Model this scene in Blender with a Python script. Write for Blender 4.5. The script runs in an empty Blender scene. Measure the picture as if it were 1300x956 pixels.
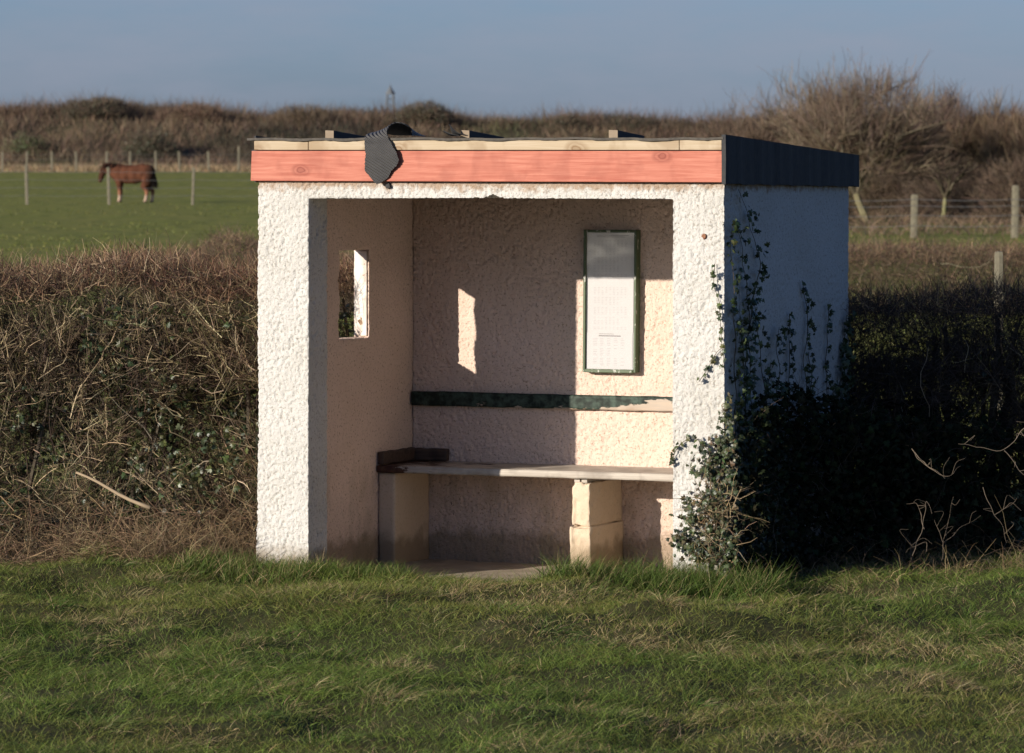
import bpy, math, random
import numpy as np
from mathutils import Vector, noise as mnoise

rng = np.random.default_rng(7)
random.seed(7)
scene = bpy.context.scene
COL = scene.collection
R = math.radians
F = 5900.0            # focal length in photograph pixels (1300 wide)
EYE = 2.1
HZ = 190.0            # row of the horizon
TH = R(24)
ST, CT = math.sin(TH), math.cos(TH)
C0 = np.array([1.016, 22.2, 0.0])     # right front corner of the shelter

# ------------------------------------------------------------------ coordinates
def W(p):
    """shelter axes (x along the front, y into the depth, z up) -> world"""
    p = np.asarray(p, float)
    x, y = p[..., 0], p[..., 1]
    out = np.empty_like(p)
    out[..., 0] = C0[0] + x * CT + y * ST
    out[..., 1] = C0[1] - x * ST + y * CT
    out[..., 2] = p[..., 2]
    return out

def on_front(px, py, y=0.0):
    """point of the plane depth=y of the shelter that the photograph shows at px,py"""
    k = (px - 650.0) / F
    a = C0[0] + y * ST; b = C0[1] + y * CT
    x = (k * b - a) / (CT + k * ST)
    Y = b - x * ST
    return np.array([x, y, EYE - (py - HZ) * Y / F])

def on_side(px, py, x=0.0):
    k = (px - 650.0) / F
    a = C0[0] + x * CT; b = C0[1] - x * ST
    y = (k * b - a) / (ST - k * CT)
    Y = b + y * CT
    return np.array([x, y, EYE - (py - HZ) * Y / F])

def at(px, py, Y):
    return np.array([(px - 650.0) / F * Y, Y, EYE - (py - HZ) * Y / F])

# ------------------------------------------------------------------ noise
def vnoise(P, wl, seed=0):
    """smooth 3-D value noise, 0..1"""
    P = np.asarray(P, float) / wl
    i = np.floor(P).astype(np.int64); f = P - i
    f = f * f * (3 - 2 * f)
    def h(ix, iy, iz):
        n = (ix * 374761393 + iy * 668265263 + iz * 1274126177 + seed * 974711) & 0xffffffff
        n = ((n ^ (n >> 13)) * 1274126177) & 0xffffffff
        n = ((n ^ (n >> 16)) * 2246822519) & 0xffffffff
        return ((n ^ (n >> 15)) & 0xffffff) / float(0xffffff)
    r = 0
    for dx in (0, 1):
        wx = f[:, 0] if dx else 1 - f[:, 0]
        for dy in (0, 1):
            wy = f[:, 1] if dy else 1 - f[:, 1]
            for dz in (0, 1):
                wz = f[:, 2] if dz else 1 - f[:, 2]
                r = r + wx * wy * wz * h(i[:, 0] + dx, i[:, 1] + dy, i[:, 2] + dz)
    return r

def n2(x, y, wl, seed=0):
    x = np.asarray(x, float)
    sh = x.shape
    P = np.stack([x.ravel(), np.broadcast_to(y, sh).ravel(), np.full(x.size, .37 * wl)], 1)
    return vnoise(P, wl, seed).reshape(sh)

def sstep(a, b, x):
    t = np.clip((x - a) / (b - a), 0, 1)
    return t * t * (3 - 2 * t)

# ------------------------------------------------------------------ mesh helpers
def mesh_np(name, verts, faces, mat=None, colors=None, smooth=False):
    """verts Nx3; faces: array MxK or list of arrays; colours per vertex (Nx3)"""
    me = bpy.data.meshes.new(name)
    verts = np.ascontiguousarray(verts, np.float32)
    fl = faces if isinstance(faces, list) else [faces]
    fl = [np.asarray(f, np.int32) for f in fl if len(f)]
    me.vertices.add(len(verts)); me.vertices.foreach_set('co', verts.ravel())
    loops = np.concatenate([f.ravel() for f in fl])
    sizes = np.concatenate([np.full(len(f), f.shape[1], np.int32) for f in fl])
    starts = np.concatenate([[0], np.cumsum(sizes)[:-1]]).astype(np.int32)
    me.loops.add(len(loops)); me.loops.foreach_set('vertex_index', loops)
    me.polygons.add(len(sizes)); me.polygons.foreach_set('loop_start', starts)
    me.polygons.foreach_set('use_smooth', np.full(len(sizes), smooth))
    me.update(calc_edges=True)
    if colors is not None:
        a = me.color_attributes.new('Col', 'FLOAT_COLOR', 'POINT')
        c = np.ones((len(verts), 4), np.float32); c[:, :3] = colors
        a.data.foreach_set('color', c.ravel())
    if mat: me.materials.append(mat)
    return me

def link(name, me, parent=None):
    o = bpy.data.objects.new(name, me); COL.objects.link(o)
    if parent is not None: o.parent = parent
    return o

def tag(o, label=None, cat=None, group=None, kind=None):
    if label: o['label'] = label
    if cat: o['category'] = cat
    if group: o['group'] = group
    if kind: o['kind'] = kind
    return o

BASE = {}
def thing_b(name, label, cat, p, group=None):
    """Empty on the shelter's axes"""
    o = bpy.data.objects.new(name, None); COL.objects.link(o)
    o.location = Vector(W(np.array(p, float))); o.rotation_euler = (0, 0, -TH)
    o.empty_display_size = .1
    BASE[o.name] = np.array(p, float)
    return tag(o, label, cat, group)

def thing(name, label, cat, loc, group=None):
    o = bpy.data.objects.new(name, None); COL.objects.link(o)
    o.location = Vector([float(v) for v in loc]); o.empty_display_size = .1
    BASE[o.name] = np.array(loc, float)
    return tag(o, label, cat, group)

def root_of(o):
    while o.parent is not None: o = o.parent
    return o

def part(name, root, verts, faces, mat, colors=None, smooth=False):
    b = BASE[root_of(root).name]
    return link(name, mesh_np(name, np.asarray(verts, float) - b, faces, mat, colors, smooth), root)

def box_np(x0, x1, y0, y1, z0, z1):
    v = np.array([[x, y, z] for z in (z0, z1) for y in (y0, y1) for x in (x0, x1)], float)
    f = np.array([[0, 2, 3, 1], [4, 5, 7, 6], [0, 1, 5, 4], [2, 6, 7, 3], [0, 4, 6, 2], [1, 3, 7, 5]])
    return v, f

def merge(lst):
    vs, fs, n = [], [], 0
    for v, f in lst:
        vs.append(v); fs.append(np.asarray(f) + n); n += len(v)
    return np.concatenate(vs), np.concatenate(fs)

def bevel(o, w=.003, seg=2):
    m = o.modifiers.new('bevel', 'BEVEL'); m.width = w; m.segments = seg; m.limit_method = 'ANGLE'
    return o

def rough_box(x0, x1, y0, y1, z0, z1, h, amp, wl, seed=0, smooth_it=2, cuts=None):
    return lattice(lambda X, Y, Z: (X > x0) & (X < x1) & (Y > y0) & (Y < y1) & (Z > z0) & (Z < z1),
                   (x0, x1, y0, y1, z0, z1), h, lambda P, N: amp * (vnoise(P, wl, seed) - .5) * 2, smooth_it)

def lattice(inside, bounds, h, disp, smooth_it=1):
    """surface of a solid sampled in small cells, softened and displaced along its normals"""
    x0, x1, y0, y1, z0, z1 = bounds
    nx, ny, nz = [max(2, int(round(d / h))) for d in (x1 - x0, y1 - y0, z1 - z0)]
    gx, gy, gz = np.linspace(x0, x1, nx + 1), np.linspace(y0, y1, ny + 1), np.linspace(z0, z1, nz + 1)
    cx, cy, cz = (gx[1:] + gx[:-1]) / 2, (gy[1:] + gy[:-1]) / 2, (gz[1:] + gz[:-1]) / 2
    X, Y, Z = np.meshgrid(cx, cy, cz, indexing='ij')
    occ = np.zeros((nx + 2, ny + 2, nz + 2), bool)
    occ[1:-1, 1:-1, 1:-1] = inside(X, Y, Z)
    del X, Y, Z
    sx, sy = (ny + 1) * (nz + 1), (nz + 1)
    faces, nors = [], []
    def vid(i, j, k): return i * sx + j * sy + k
    for a in range(3):
        A = occ[1:, 1:-1, 1:-1] if a == 0 else (occ[1:-1, 1:, 1:-1] if a == 1 else occ[1:-1, 1:-1, 1:])
        B = occ[:-1, 1:-1, 1:-1] if a == 0 else (occ[1:-1, :-1, 1:-1] if a == 1 else occ[1:-1, 1:-1, :-1])
        for sgn, M in ((-1, A & ~B), (1, B & ~A)):
            i, j, k = np.nonzero(M)
            if a == 0: q = [vid(i, j, k), vid(i, j + 1, k), vid(i, j + 1, k + 1), vid(i, j, k + 1)]
            elif a == 1: q = [vid(i, j, k), vid(i, j, k + 1), vid(i + 1, j, k + 1), vid(i + 1, j, k)]
            else: q = [vid(i, j, k), vid(i + 1, j, k), vid(i + 1, j + 1, k), vid(i, j + 1, k)]
            if sgn < 0: q = q[::-1]
            faces.append(np.stack(q, 1))
            n = np.zeros((len(i), 3)); n[:, a] = sgn; nors.append(n)
    faces = np.concatenate(faces); nors = np.concatenate(nors)
    ids, inv = np.unique(faces, return_inverse=True)
    faces = inv.reshape(-1, 4)
    V = np.stack([gx[ids // sx], gy[(ids % sx) // sy], gz[ids % sy]], 1)
    n = len(V)
    e = np.concatenate([faces[:, [0, 1]], faces[:, [1, 2]], faces[:, [2, 3]], faces[:, [3, 0]]])
    deg = np.bincount(e[:, 0], minlength=n) + np.bincount(e[:, 1], minlength=n)
    for _ in range(smooth_it):
        S = np.stack([np.bincount(e[:, 0], V[e[:, 1], c], n) + np.bincount(e[:, 1], V[e[:, 0], c], n) for c in range(3)], 1)
        V = .4 * V + .6 * S / deg[:, None]
    N = np.zeros((n, 3))
    for c in range(4):
        for d in range(3):
            N[:, d] += np.bincount(faces[:, c], nors[:, d], n)
    N /= np.maximum(np.linalg.norm(N, axis=1), 1e-6)[:, None]
    V = V + N * disp(V, N)[:, None]
    return V, faces

def rows(v):
    v = np.asarray(v, float); return v

def norm(v): return v / np.maximum(np.linalg.norm(v, axis=-1, keepdims=True), 1e-9)

def rand_dir(n, up=0.0):
    d = rng.normal(size=(n, 3)); d[:, 2] += up
    return norm(d)

def tubes(P, D, L, r, segs=2, bend=.3, col=None, colv=.15, taper=.25, sag=0.0, sides=3):
    """many little curved tapering twigs; returns verts, faces, colours"""
    n = len(P); P = np.asarray(P, float); D = norm(np.asarray(D, float))
    L = np.broadcast_to(L, n).astype(float); r = np.broadcast_to(r, n).astype(float)
    pts = [P]; d = D.copy(); cur = P.copy()
    for s in range(segs):
        d = norm(d + rng.normal(size=(n, 3)) * bend + np.array([0, 0, -sag]))
        cur = cur + d * (L / segs)[:, None]
        pts.append(cur)
    a = norm(np.cross(D, rng.normal(size=(n, 3)))); b = np.cross(D, a)
    V = np.empty((n, segs + 1, sides, 3))
    for s in range(segs + 1):
        rr = r * (1 - (1 - taper) * s / segs)
        for k in range(sides):
            ang = 2 * math.pi * k / sides
            V[:, s, k] = pts[s] + (a * math.cos(ang) + b * math.sin(ang)) * rr[:, None]
    base = np.arange(n)[:, None] * ((segs + 1) * sides)
    fs = []
    for s in range(segs):
        for k in range(sides):
            k2 = (k + 1) % sides
            q = [s * sides + k, s * sides + k2, (s + 1) * sides + k2, (s + 1) * sides + k]
            fs.append(base + np.array(q)[None, :])
    c = np.asarray(col if col is not None else (.1, .08, .05), float)
    if c.ndim == 1: c = np.broadcast_to(c, (n, 3))
    c = c * (1 + colv * rng.normal(size=(n, 1))) * (1 + .05 * rng.normal(size=(n, 3)))
    C = np.repeat(np.clip(c, .004, 1), (segs + 1) * sides, axis=0)
    return V.reshape(-1, 3), np.concatenate(fs), C

def sprigs(P, D, L, r, col, kids=6, bend=.16, colv=.2):
    """a twig with side twigs leaving it along its length"""
    n = len(P); P = np.asarray(P, float); D = norm(np.asarray(D, float))
    L = np.broadcast_to(L, n).astype(float); r = np.broadcast_to(r, n).astype(float)
    col = np.asarray(col, float)
    if col.ndim == 1: col = np.tile(col, (n, 1))
    out = [tubes(P, D, L, r, 4, bend * .6, col, colv, .45)]
    t = rng.uniform(.15, .95, (n, kids))
    Pk = (P[:, None, :] + D[:, None, :] * (L[:, None] * t)[:, :, None] * .93).reshape(-1, 3)
    Dk = (D[:, None, :] * .9 + rng.normal(size=(n, kids, 3)) * .62).reshape(-1, 3)
    Lk = (L[:, None] * (1.05 - t) * rng.uniform(.35, .75, (n, kids))).ravel() + .02
    rk = (r[:, None] * rng.uniform(.45, .8, (n, kids))).ravel()
    out.append(tubes(Pk, Dk, Lk, rk, 3, bend, np.repeat(col, kids, 0), colv, .45))
    return cat_geo(out)

def blades(P, D, L, w, segs=3, droop=.5, col=None, colv=.2, face=None):
    """grass blades / straws: flat tapering ribbons"""
    n = len(P); P = np.asarray(P, float); d = norm(np.asarray(D, float))
    L = np.broadcast_to(L, n).astype(float); w = np.broadcast_to(w, n).astype(float)
    side = norm(np.cross(d, rng.normal(size=(n, 3))) if face is None else face)
    droop = np.broadcast_to(droop, n).astype(float)
    cur = P.copy(); pts = [P]
    hd = d.copy(); hd[:, 2] = 0; hd = norm(hd + 1e-6)
    for s in range(segs):
        d = norm(d + (hd * .5 - np.array([0, 0, .8])) * (droop / segs * (1 + s * .5))[:, None])
        cur = cur + d * (L / segs)[:, None]; pts.append(cur)
    V = np.empty((n, 2 * segs + 1, 3))
    for s in range(segs):
        ww = (w * (1 - .28 * s))[:, None] * .5 if s else w[:, None] * .4
        V[:, 2 * s] = pts[s] - side * ww; V[:, 2 * s + 1] = pts[s] + side * ww
    V[:, 2 * segs] = pts[segs]
    base = np.arange(n)[:, None] * (2 * segs + 1)
    q = [base + np.array([2 * s, 2 * s + 1, 2 * s + 3, 2 * s + 2])[None, :] for s in range(segs - 1)]
    t = base + np.array([2 * segs - 2, 2 * segs - 1, 2 * segs])[None, :]
    c = np.asarray(col, float)
    if c.ndim == 1: c = np.broadcast_to(c, (n, 3))
    c = c * np.clip(1 + colv * rng.normal(size=(n, 1)), .3, 2.2) * (1 + .06 * rng.normal(size=(n, 3)))
    C = np.repeat(np.clip(c, .004, 1), 2 * segs + 1, axis=0)
    fl = ([np.concatenate(q)] if q else []) + [t]
    return V.reshape(-1, 3), fl, C

def cat_geo(lst):
    """join (verts, faces or list of faces, colours)"""
    vs, cs, by = [], [], {}
    n = 0
    for v, f, c in lst:
        vs.append(v); cs.append(c)
        for ff in (f if isinstance(f, list) else [f]):
            by.setdefault(ff.shape[1], []).append(ff + n)
        n += len(v)
    return np.concatenate(vs), [np.concatenate(x) for x in by.values()], np.concatenate(cs)

IVY = np.array([(0, 0), (.30, -.16), (.62, .10), (.36, .34), (.50, .66), (.20, .60), (0, 1.0),
                (-.20, .60), (-.50, .66), (-.36, .34), (-.62, .10), (-.30, -.16)])
OVAL = np.array([(0, 0), (.26, .25), (.30, .55), (0, 1.0), (-.30, .55), (-.26, .25)])
def leaves(P, N, size, col, shape=IVY, colv=.25, up=None):
    """lobed leaves, creased a little along the middle; N = the way the leaf faces"""
    n = len(P); N = norm(N)
    u = norm(np.cross(N, rng.normal(size=(n, 3)) if up is None else up)); v = np.cross(N, u)
    size = np.broadcast_to(size, n).astype(float)[:, None, None]
    k = len(shape)
    X = shape[:, 0][None, :, None]; Yv = (shape[:, 1] - .1)[None, :, None]
    V = P[:, None, :] + size * (X * u[:, None, :] + Yv * v[:, None, :] - .30 * np.abs(X) * N[:, None, :] - .12 * Yv ** 2 * N[:, None, :])
    cen = P[:, None, :] + size * (.3 * v[:, None, :] + .03 * N[:, None, :])
    V = np.concatenate([cen, V], 1)
    base = np.arange(n)[:, None] * (k + 1)
    fs = [base + np.array([0, 1 + i, 1 + (i + 1) % k])[None, :] for i in range(k)]
    c = np.asarray(col, float)
    if c.ndim == 1: c = np.broadcast_to(c, (n, 3))
    c = c * np.clip(1 + colv * rng.normal(size=(n, 1)), .3, 2.5) * (1 + .08 * rng.normal(size=(n, 3)))
    return V.reshape(-1, 3), np.concatenate(fs), np.repeat(np.clip(c, .004, 1), k + 1, axis=0)

def pipe(pts, radii, sides=7, jitter=0.0):
    """one tapered tube through points, closed ends"""
    pts = np.asarray(pts, float); n = len(pts)
    radii = np.broadcast_to(radii, n)
    T = norm(np.gradient(pts, axis=0))
    ref = np.array([.3, .2, 1.0]) if abs(T[0][2]) < .8 else np.array([1.0, .3, 0])
    V = []
    for i in range(n):
        a = norm(np.cross(T[i], ref)); b = np.cross(T[i], a)
        for k in range(sides):
            g = 2 * math.pi * k / sides
            V.append(pts[i] + (a * math.cos(g) + b * math.sin(g)) * radii[i] * (1 + jitter * random.uniform(-1, 1)))
    V = V + [pts[0], pts[-1]]
    f = []
    for i in range(n - 1):
        for k in range(sides):
            k2 = (k + 1) % sides
            f.append((i * sides + k, i * sides + k2, (i + 1) * sides + k2, (i + 1) * sides + k))
    c0, c1 = n * sides, n * sides + 1
    tri = [(c0, (k + 1) % sides, k) for k in range(sides)] + [(c1, (n - 1) * sides + k, (n - 1) * sides + (k + 1) % sides) for k in range(sides)]
    return np.array(V), [np.array(f), np.array(tri)]

def pipes(lst, sides=6, jitter=0.0, col=(.1, .08, .06)):
    g = []
    for pts, rad in lst:
        v, f = pipe(pts, rad, sides, jitter)
        g.append((v, f, np.tile(np.asarray(col, float) * random.uniform(.8, 1.2), (len(v), 1))))
    return cat_geo(g)

# ------------------------------------------------------------------ materials
def newmat(name):
    m = bpy.data.materials.new(name); m.use_nodes = True
    nt = m.node_tree; b = nt.nodes['Principled BSDF']
    return m, nt, b
def nd(nt, t, **kw):
    n = nt.nodes.new(t)
    for k, v in kw.items():
        if k in n.inputs: n.inputs[k].default_value = v
        else: setattr(n, k, v)
    return n
def ramp(nt, fac, stops):
    r = nt.nodes.new('ShaderNodeValToRGB')
    el = r.color_ramp.elements
    while len(el) < len(stops): el.new(.5)
    for e, (p, c) in zip(el, stops):
        e.position = p; e.color = (*c, 1) if len(c) == 3 else c
    nt.links.new(fac, r.inputs[0]); return r.outputs[0]
def mixc(nt, fac, a, b, mode='MIX'):
    m = nt.nodes.new('ShaderNodeMix'); m.data_type = 'RGBA'; m.blend_type = mode
    for sock, v in ((m.inputs[0], fac), (m.inputs[6], a), (m.inputs[7], b)):
        if hasattr(v, 'is_linked') or hasattr(v, 'links'): nt.links.new(v, sock)
        elif isinstance(v, (int, float)): sock.default_value = v
        else: sock.default_value = (*v, 1)
    return m.outputs[2]
def coords(nt, scale=(1, 1, 1), loc=(0, 0, 0)):
    tc = nt.nodes.new('ShaderNodeTexCoord'); mp = nt.nodes.new('ShaderNodeMapping')
    mp.inputs['Scale'].default_value = scale; mp.inputs['Location'].default_value = loc
    nt.links.new(tc.outputs['Object'], mp.inputs[0]); return mp.outputs[0]
def noise_n(nt, vec, scale, detail=4, rough=.55, dist=0):
    n = nd(nt, 'ShaderNodeTexNoise', Scale=scale, Detail=detail, Roughness=rough, Distortion=dist)
    nt.links.new(vec, n.inputs['Vector']); return n.outputs['Fac']
def bump(nt, b, h, dist=.01, strength=1.0, prev=None):
    n = nd(nt, 'ShaderNodeBump', Distance=dist, Strength=strength)
    nt.links.new(h, n.inputs['Height'])
    if prev is not None: nt.links.new(prev, n.inputs['Normal'])
    nt.links.new(n.outputs[0], b.inputs['Normal']); return n.outputs[0]

def m_stucco(name, base, stain, pit_dark, specks=.5, bumpd=.006, algae=None, zdirt=.25):
    m, nt, b = newmat(name)
    v = coords(nt)
    big = noise_n(nt, v, 3.0, 5, .6)
    c = mixc(nt, ramp(nt, big, [(.35, (0, 0, 0)), (.72, (1, 1, 1))]), base, stain)
    fine = noise_n(nt, v, 85, 3, .6)
    sp = ramp(nt, fine, [(.56, (0, 0, 0)), (.66, (specks,) * 3)])
    c = mixc(nt, sp, c, pit_dark)  # stained pits, their shade put into the dark specks
    # splashed soil low down, grime just under the roof
    sx = nd(nt, 'ShaderNodeSeparateXYZ'); nt.links.new(v, sx.inputs[0])
    zz = nd(nt, 'ShaderNodeMath', operation='MULTIPLY_ADD'); nt.links.new(noise_n(nt, v, 9, 4), zz.inputs[0])
    zz.inputs[1].default_value = -.20; nt.links.new(sx.outputs[2], zz.inputs[2])
    low = ramp(nt, zz.outputs[0], [(0.0, (.7, .7, .7)), (.07, (0, 0, 0))])
    c = mixc(nt, low, c, (.20, .15, .09))
    z2 = nd(nt, 'ShaderNodeMath', operation='MULTIPLY_ADD'); nt.links.new(noise_n(nt, v, 26, 4), z2.inputs[0])
    z2.inputs[1].default_value = .13; nt.links.new(sx.outputs[2], z2.inputs[2])
    top = nd(nt, 'ShaderNodeMapRange'); nt.links.new(z2.outputs[0], top.inputs[0])
    top.inputs[1].default_value = 2.0; top.inputs[2].default_value = 2.03; top.inputs[3].default_value = 0; top.inputs[4].default_value = .7
    c = mixc(nt, top.outputs[0], c, (.28, .17, .09))
    if algae:
        al = noise_n(nt, coords(nt, (1, 1, .45), (3, 1, 0)), 5.5, 5, .65)
        zl = nd(nt, 'ShaderNodeMapRange'); nt.links.new(sx.outputs[2], zl.inputs[0])
        zl.inputs[1].default_value = .62; zl.inputs[2].default_value = .35; zl.inputs[3].default_value = 0; zl.inputs[4].default_value = 1
        mm = nd(nt, 'ShaderNodeMath', operation='MULTIPLY'); nt.links.new(zl.outputs[0], mm.inputs[0])
        nt.links.new(ramp(nt, al, [(.45, (0, 0, 0)), (.75, (.55, .55, .55))]), mm.inputs[1])
        c = mixc(nt, mm.outputs[0], c, algae)
    nt.links.new(c, b.inputs['Base Color'])
    b.inputs['Roughness'].default_value = .9; b.inputs['Specular IOR Level'].default_value = .15
    h1 = noise_n(nt, v, 115, 3, .65)
    vo = nd(nt, 'ShaderNodeTexVoronoi', Scale=150.0); nt.links.new(v, vo.inputs['Vector'])
    n1 = bump(nt, b, h1, bumpd, .9)
    bump(nt, b, vo.outputs['Distance'], bumpd * .35, .7, n1)
    return m

def m_wood(name, c1, c2, knot, scale=(1, 1, 1), grain=60, rough=.6, knots=True, along='X', kden=3.2, peel=None, blotch=.4):
    m, nt, b = newmat(name)
    st = {'X': (.05, 1, 1), 'Y': (1, .05, 1)}[along]
    v = coords(nt)
    g = noise_n(nt, coords(nt, tuple(a * s for a, s in zip(st, scale))), grain, 5, .6, .6)
    c = mixc(nt, ramp(nt, g, [(.3, (0, 0, 0)), (.7, (1, 1, 1))]), c1, c2)
    blot = noise_n(nt, coords(nt, (1, 1, .8), (.3, 0, .2)), 9, 3, .5, .3)
    c = mixc(nt, ramp(nt, blot, [(.50, (0, 0, 0)), (.66, (blotch,) * 3)]), c, knot)
    if knots:
        ks = (.60, 1, 1.0)
        vo = nd(nt, 'ShaderNodeTexVoronoi', Scale=kden, Randomness=.9)
        vo.voronoi_dimensions = '2D'
        wob = nt.nodes.new('ShaderNodeVectorMath'); wob.operation = 'ADD'
        nt.links.new(coords(nt, ks), wob.inputs[0])
        nn = nd(nt, 'ShaderNodeTexNoise', Scale=18.0); nt.links.new(v, nn.inputs['Vector'])
        ws = nt.nodes.new('ShaderNodeVectorMath'); ws.operation = 'SCALE'; ws.inputs['Scale'].default_value = .02
        nt.links.new(nn.outputs['Color'], ws.inputs[0]); nt.links.new(ws.outputs[0], wob.inputs[1])
        sw = nt.nodes.new('ShaderNodeSeparateXYZ'); cw = nt.nodes.new('ShaderNodeCombineXYZ')
        nt.links.new(wob.outputs[0], sw.inputs[0]); nt.links.new(sw.outputs[0], cw.inputs[0]); nt.links.new(sw.outputs[2], cw.inputs[1])
        nt.links.new(cw.outputs[0], vo.inputs['Vector'])
        d = vo.outputs['Distance']
        c = mixc(nt, ramp(nt, d, [(.0, (.55,) * 3), (.035, (.65,) * 3), (.050, (1,) * 3), (.066, (.45,) * 3), (.085, (.20,) * 3), (.100, (.55,) * 3), (.16, (0, 0, 0))]), c, knot)
    if peel:
        pn = noise_n(nt, coords(nt, (.35, 1, 1), peel[2]), 16, 6, .65)
        sx = nd(nt, 'ShaderNodeSeparateXYZ'); nt.links.new(v, sx.inputs[0])
        mr = nd(nt, 'ShaderNodeMapRange'); nt.links.new(sx.outputs[0], mr.inputs[0])
        mr.inputs[1].default_value = peel[3]; mr.inputs[2].default_value = peel[4]
        mr.inputs[3].default_value = 0; mr.inputs[4].default_value = 1
        ad = nd(nt, 'ShaderNodeMath', operation='MULTIPLY_ADD'); nt.links.new(mr.outputs[0], ad.inputs[0])
        ad.inputs[1].default_value = .32; nt.links.new(pn, ad.inputs[2])
        z = nd(nt, 'ShaderNodeMath', operation='MULTIPLY_ADD'); nt.links.new(sx.outputs[2], z.inputs[0])
        z.inputs[1].default_value = peel[5]; z.inputs[2].default_value = peel[6]
        az = nd(nt, 'ShaderNodeMath', operation='ADD'); nt.links.new(ad.outputs[0], az.inputs[0]); nt.links.new(z.outputs[0], az.inputs[1])
        keep = ramp(nt, az.outputs[0], [(.50, (1, 1, 1)), (.54, (0, 0, 0))])
        pc = mixc(nt, ramp(nt, noise_n(nt, v, 30), [(.4, (0, 0, 0)), (.7, (1, 1, 1))]), peel[0], peel[1])
        c = mixc(nt, keep, c, pc)
    nt.links.new(c, b.inputs['Base Color'])
    b.inputs['Roughness'].default_value = rough; b.inputs['Specular IOR Level'].default_value = .25
    bump(nt, b, g, .002, .6)
    return m

def m_attr(name, rough=.75, transl=0.0, spec=.2, noisy=0.0):
    m, nt, b = newmat(name)
    a = nt.nodes.new('ShaderNodeAttribute'); a.attribute_name = 'Col'
    c = a.outputs['Color']
    if noisy:
        c = mixc(nt, ramp(nt, noise_n(nt, coords(nt), noisy, 4), [(.3, (.6, .6, .6)), (.7, (1.25, 1.25, 1.25))]), c, c, 'MIX') if False else c
    nt.links.new(c, b.inputs['Base Color'])
    b.inputs['Roughness'].default_value = rough; b.inputs['Specular IOR Level'].default_value = spec
    if transl:
        t = nt.nodes.new('ShaderNodeBsdfTranslucent'); nt.links.new(c, t.inputs[0])
        mx = nt.nodes.new('ShaderNodeMixShader'); mx.inputs[0].default_value = transl
        out = nt.nodes['Material Output']
        nt.links.new(b.outputs[0], mx.inputs[1]); nt.links.new(t.outputs[0], mx.inputs[2]); nt.links.new(mx.outputs[0], out.inputs[0])
    return m

def m_plain(name, col, col2=None, rough=.7, scale=12, bd=.002, spec=.3):
    m, nt, b = newmat(name)
    v = coords(nt)
    g = noise_n(nt, v, scale, 5, .6)
    c = mixc(nt, ramp(nt, g, [(.35, (0, 0, 0)), (.68, (1, 1, 1))]), col, col2 or tuple(x * .75 for x in col))
    nt.links.new(c, b.inputs['Base Color'])
    b.inputs['Roughness'].default_value = rough; b.inputs['Specular IOR Level'].default_value = spec
    if bd: bump(nt, b, noise_n(nt, v, scale * 4, 4), bd, .7)
    return m

M = {}
M['white'] = m_stucco('white_roughcast', (.575, .56, .525), (.52, .50, .455), (.22, .18, .13), .55)
M['cream'] = m_stucco('cream_roughcast', (.725, .560, .470), (.655, .50, .405), (.22, .14, .08), .6, .006, algae=(.17, .15, .07))
M['block'] = m_stucco('painted_blockwork', (.63, .51, .38), (.57, .45, .32), (.30, .22, .14), .3, .003)
M['concrete'] = m_plain('floor_concrete', (.42, .35, .26), (.30, .25, .18), .9, 9, .004)
M['pink'] = m_wood('pink_stained_board', (.52, .195, .130), (.36, .095, .058), (.21, .045, .028), grain=75, kden=4.2, blotch=.28)
M['pine'] = m_wood('bare_pine', (.46, .375, .265), (.38, .29, .18), (.20, .115, .05), grain=50, kden=3.6)
M['old_pine'] = m_wood('weathered_pine', (.30, .235, .16), (.24, .18, .12), (.12, .08, .05), grain=50, knots=False)
M['felt'] = m_plain('roofing_felt', (.030, .031, .034), (.045, .043, .040), .75, 25, .002)
M['felt_top'] = m_plain('roofing_felt_worn', (.10, .088, .072), (.06, .055, .048), .85, 30, .002)
M['grass'] = m_attr('grass_blades', .6, .30, .25)
M['dry'] = m_attr('dry_stalks', .7, .2, .2)
M['twig'] = m_attr('twig_bark', .7, 0, .25)
M['leaf'] = m_attr('leaf', .42, .12, .45)
M['bark'] = m_attr('bark', .9, 0, .1)
M['bench'] = m_wood('weathered_bench_left_shade', (.36, .315, .265), (.52, .47, .40), (.10, .08, .065), grain=70, kden=3.0,
                    peel=((.05, .02, .015), (.10, .055, .035), (1, 2, 0), -1.14, -.35, 0, -.10))  # left half: brown paint remnants, with shade put into the dark patches
M['rest'] = m_wood('backrest_peeling_green', (.48, .38, .29), (.40, .34, .28), (.25, .16, .10), grain=70, kden=3.0,
                   peel=((.008, .015, .010), (.055, .085, .065), (4, 1, 2), -.28, .30, -5.0, 4.03))
M['post'] = m_plain('fence_post_wood', (.20, .18, .125), (.13, .115, .08), .9, 20, .003)
M['wire'] = m_plain('fence_wire', (.12, .12, .12), (.2, .2, .2), .5, 20, 0)

def m_felt_ribbed():
    m, nt, b = newmat('ribbed_felt')
    v = coords(nt)
    c = mixc(nt, noise_n(nt, v, 20, 4), (.045, .045, .047), (.10, .095, .09))
    nt.links.new(c, b.inputs['Base Color']); b.inputs['Roughness'].default_value = .55
    w = nd(nt, 'ShaderNodeTexWave', Scale=24.0, Distortion=.4)
    w.bands_direction = 'X'
    mp = nt.nodes.new('ShaderNodeMapping'); mp.inputs['Rotation'].default_value = (0, R(58), 0)
    nt.links.new(v, mp.inputs[0]); nt.links.new(mp.outputs[0], w.inputs['Vector'])
    bump(nt, b, w.outputs['Fac'], .007, 1.0); return m
M['ribbed'] = m_felt_ribbed()

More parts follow.
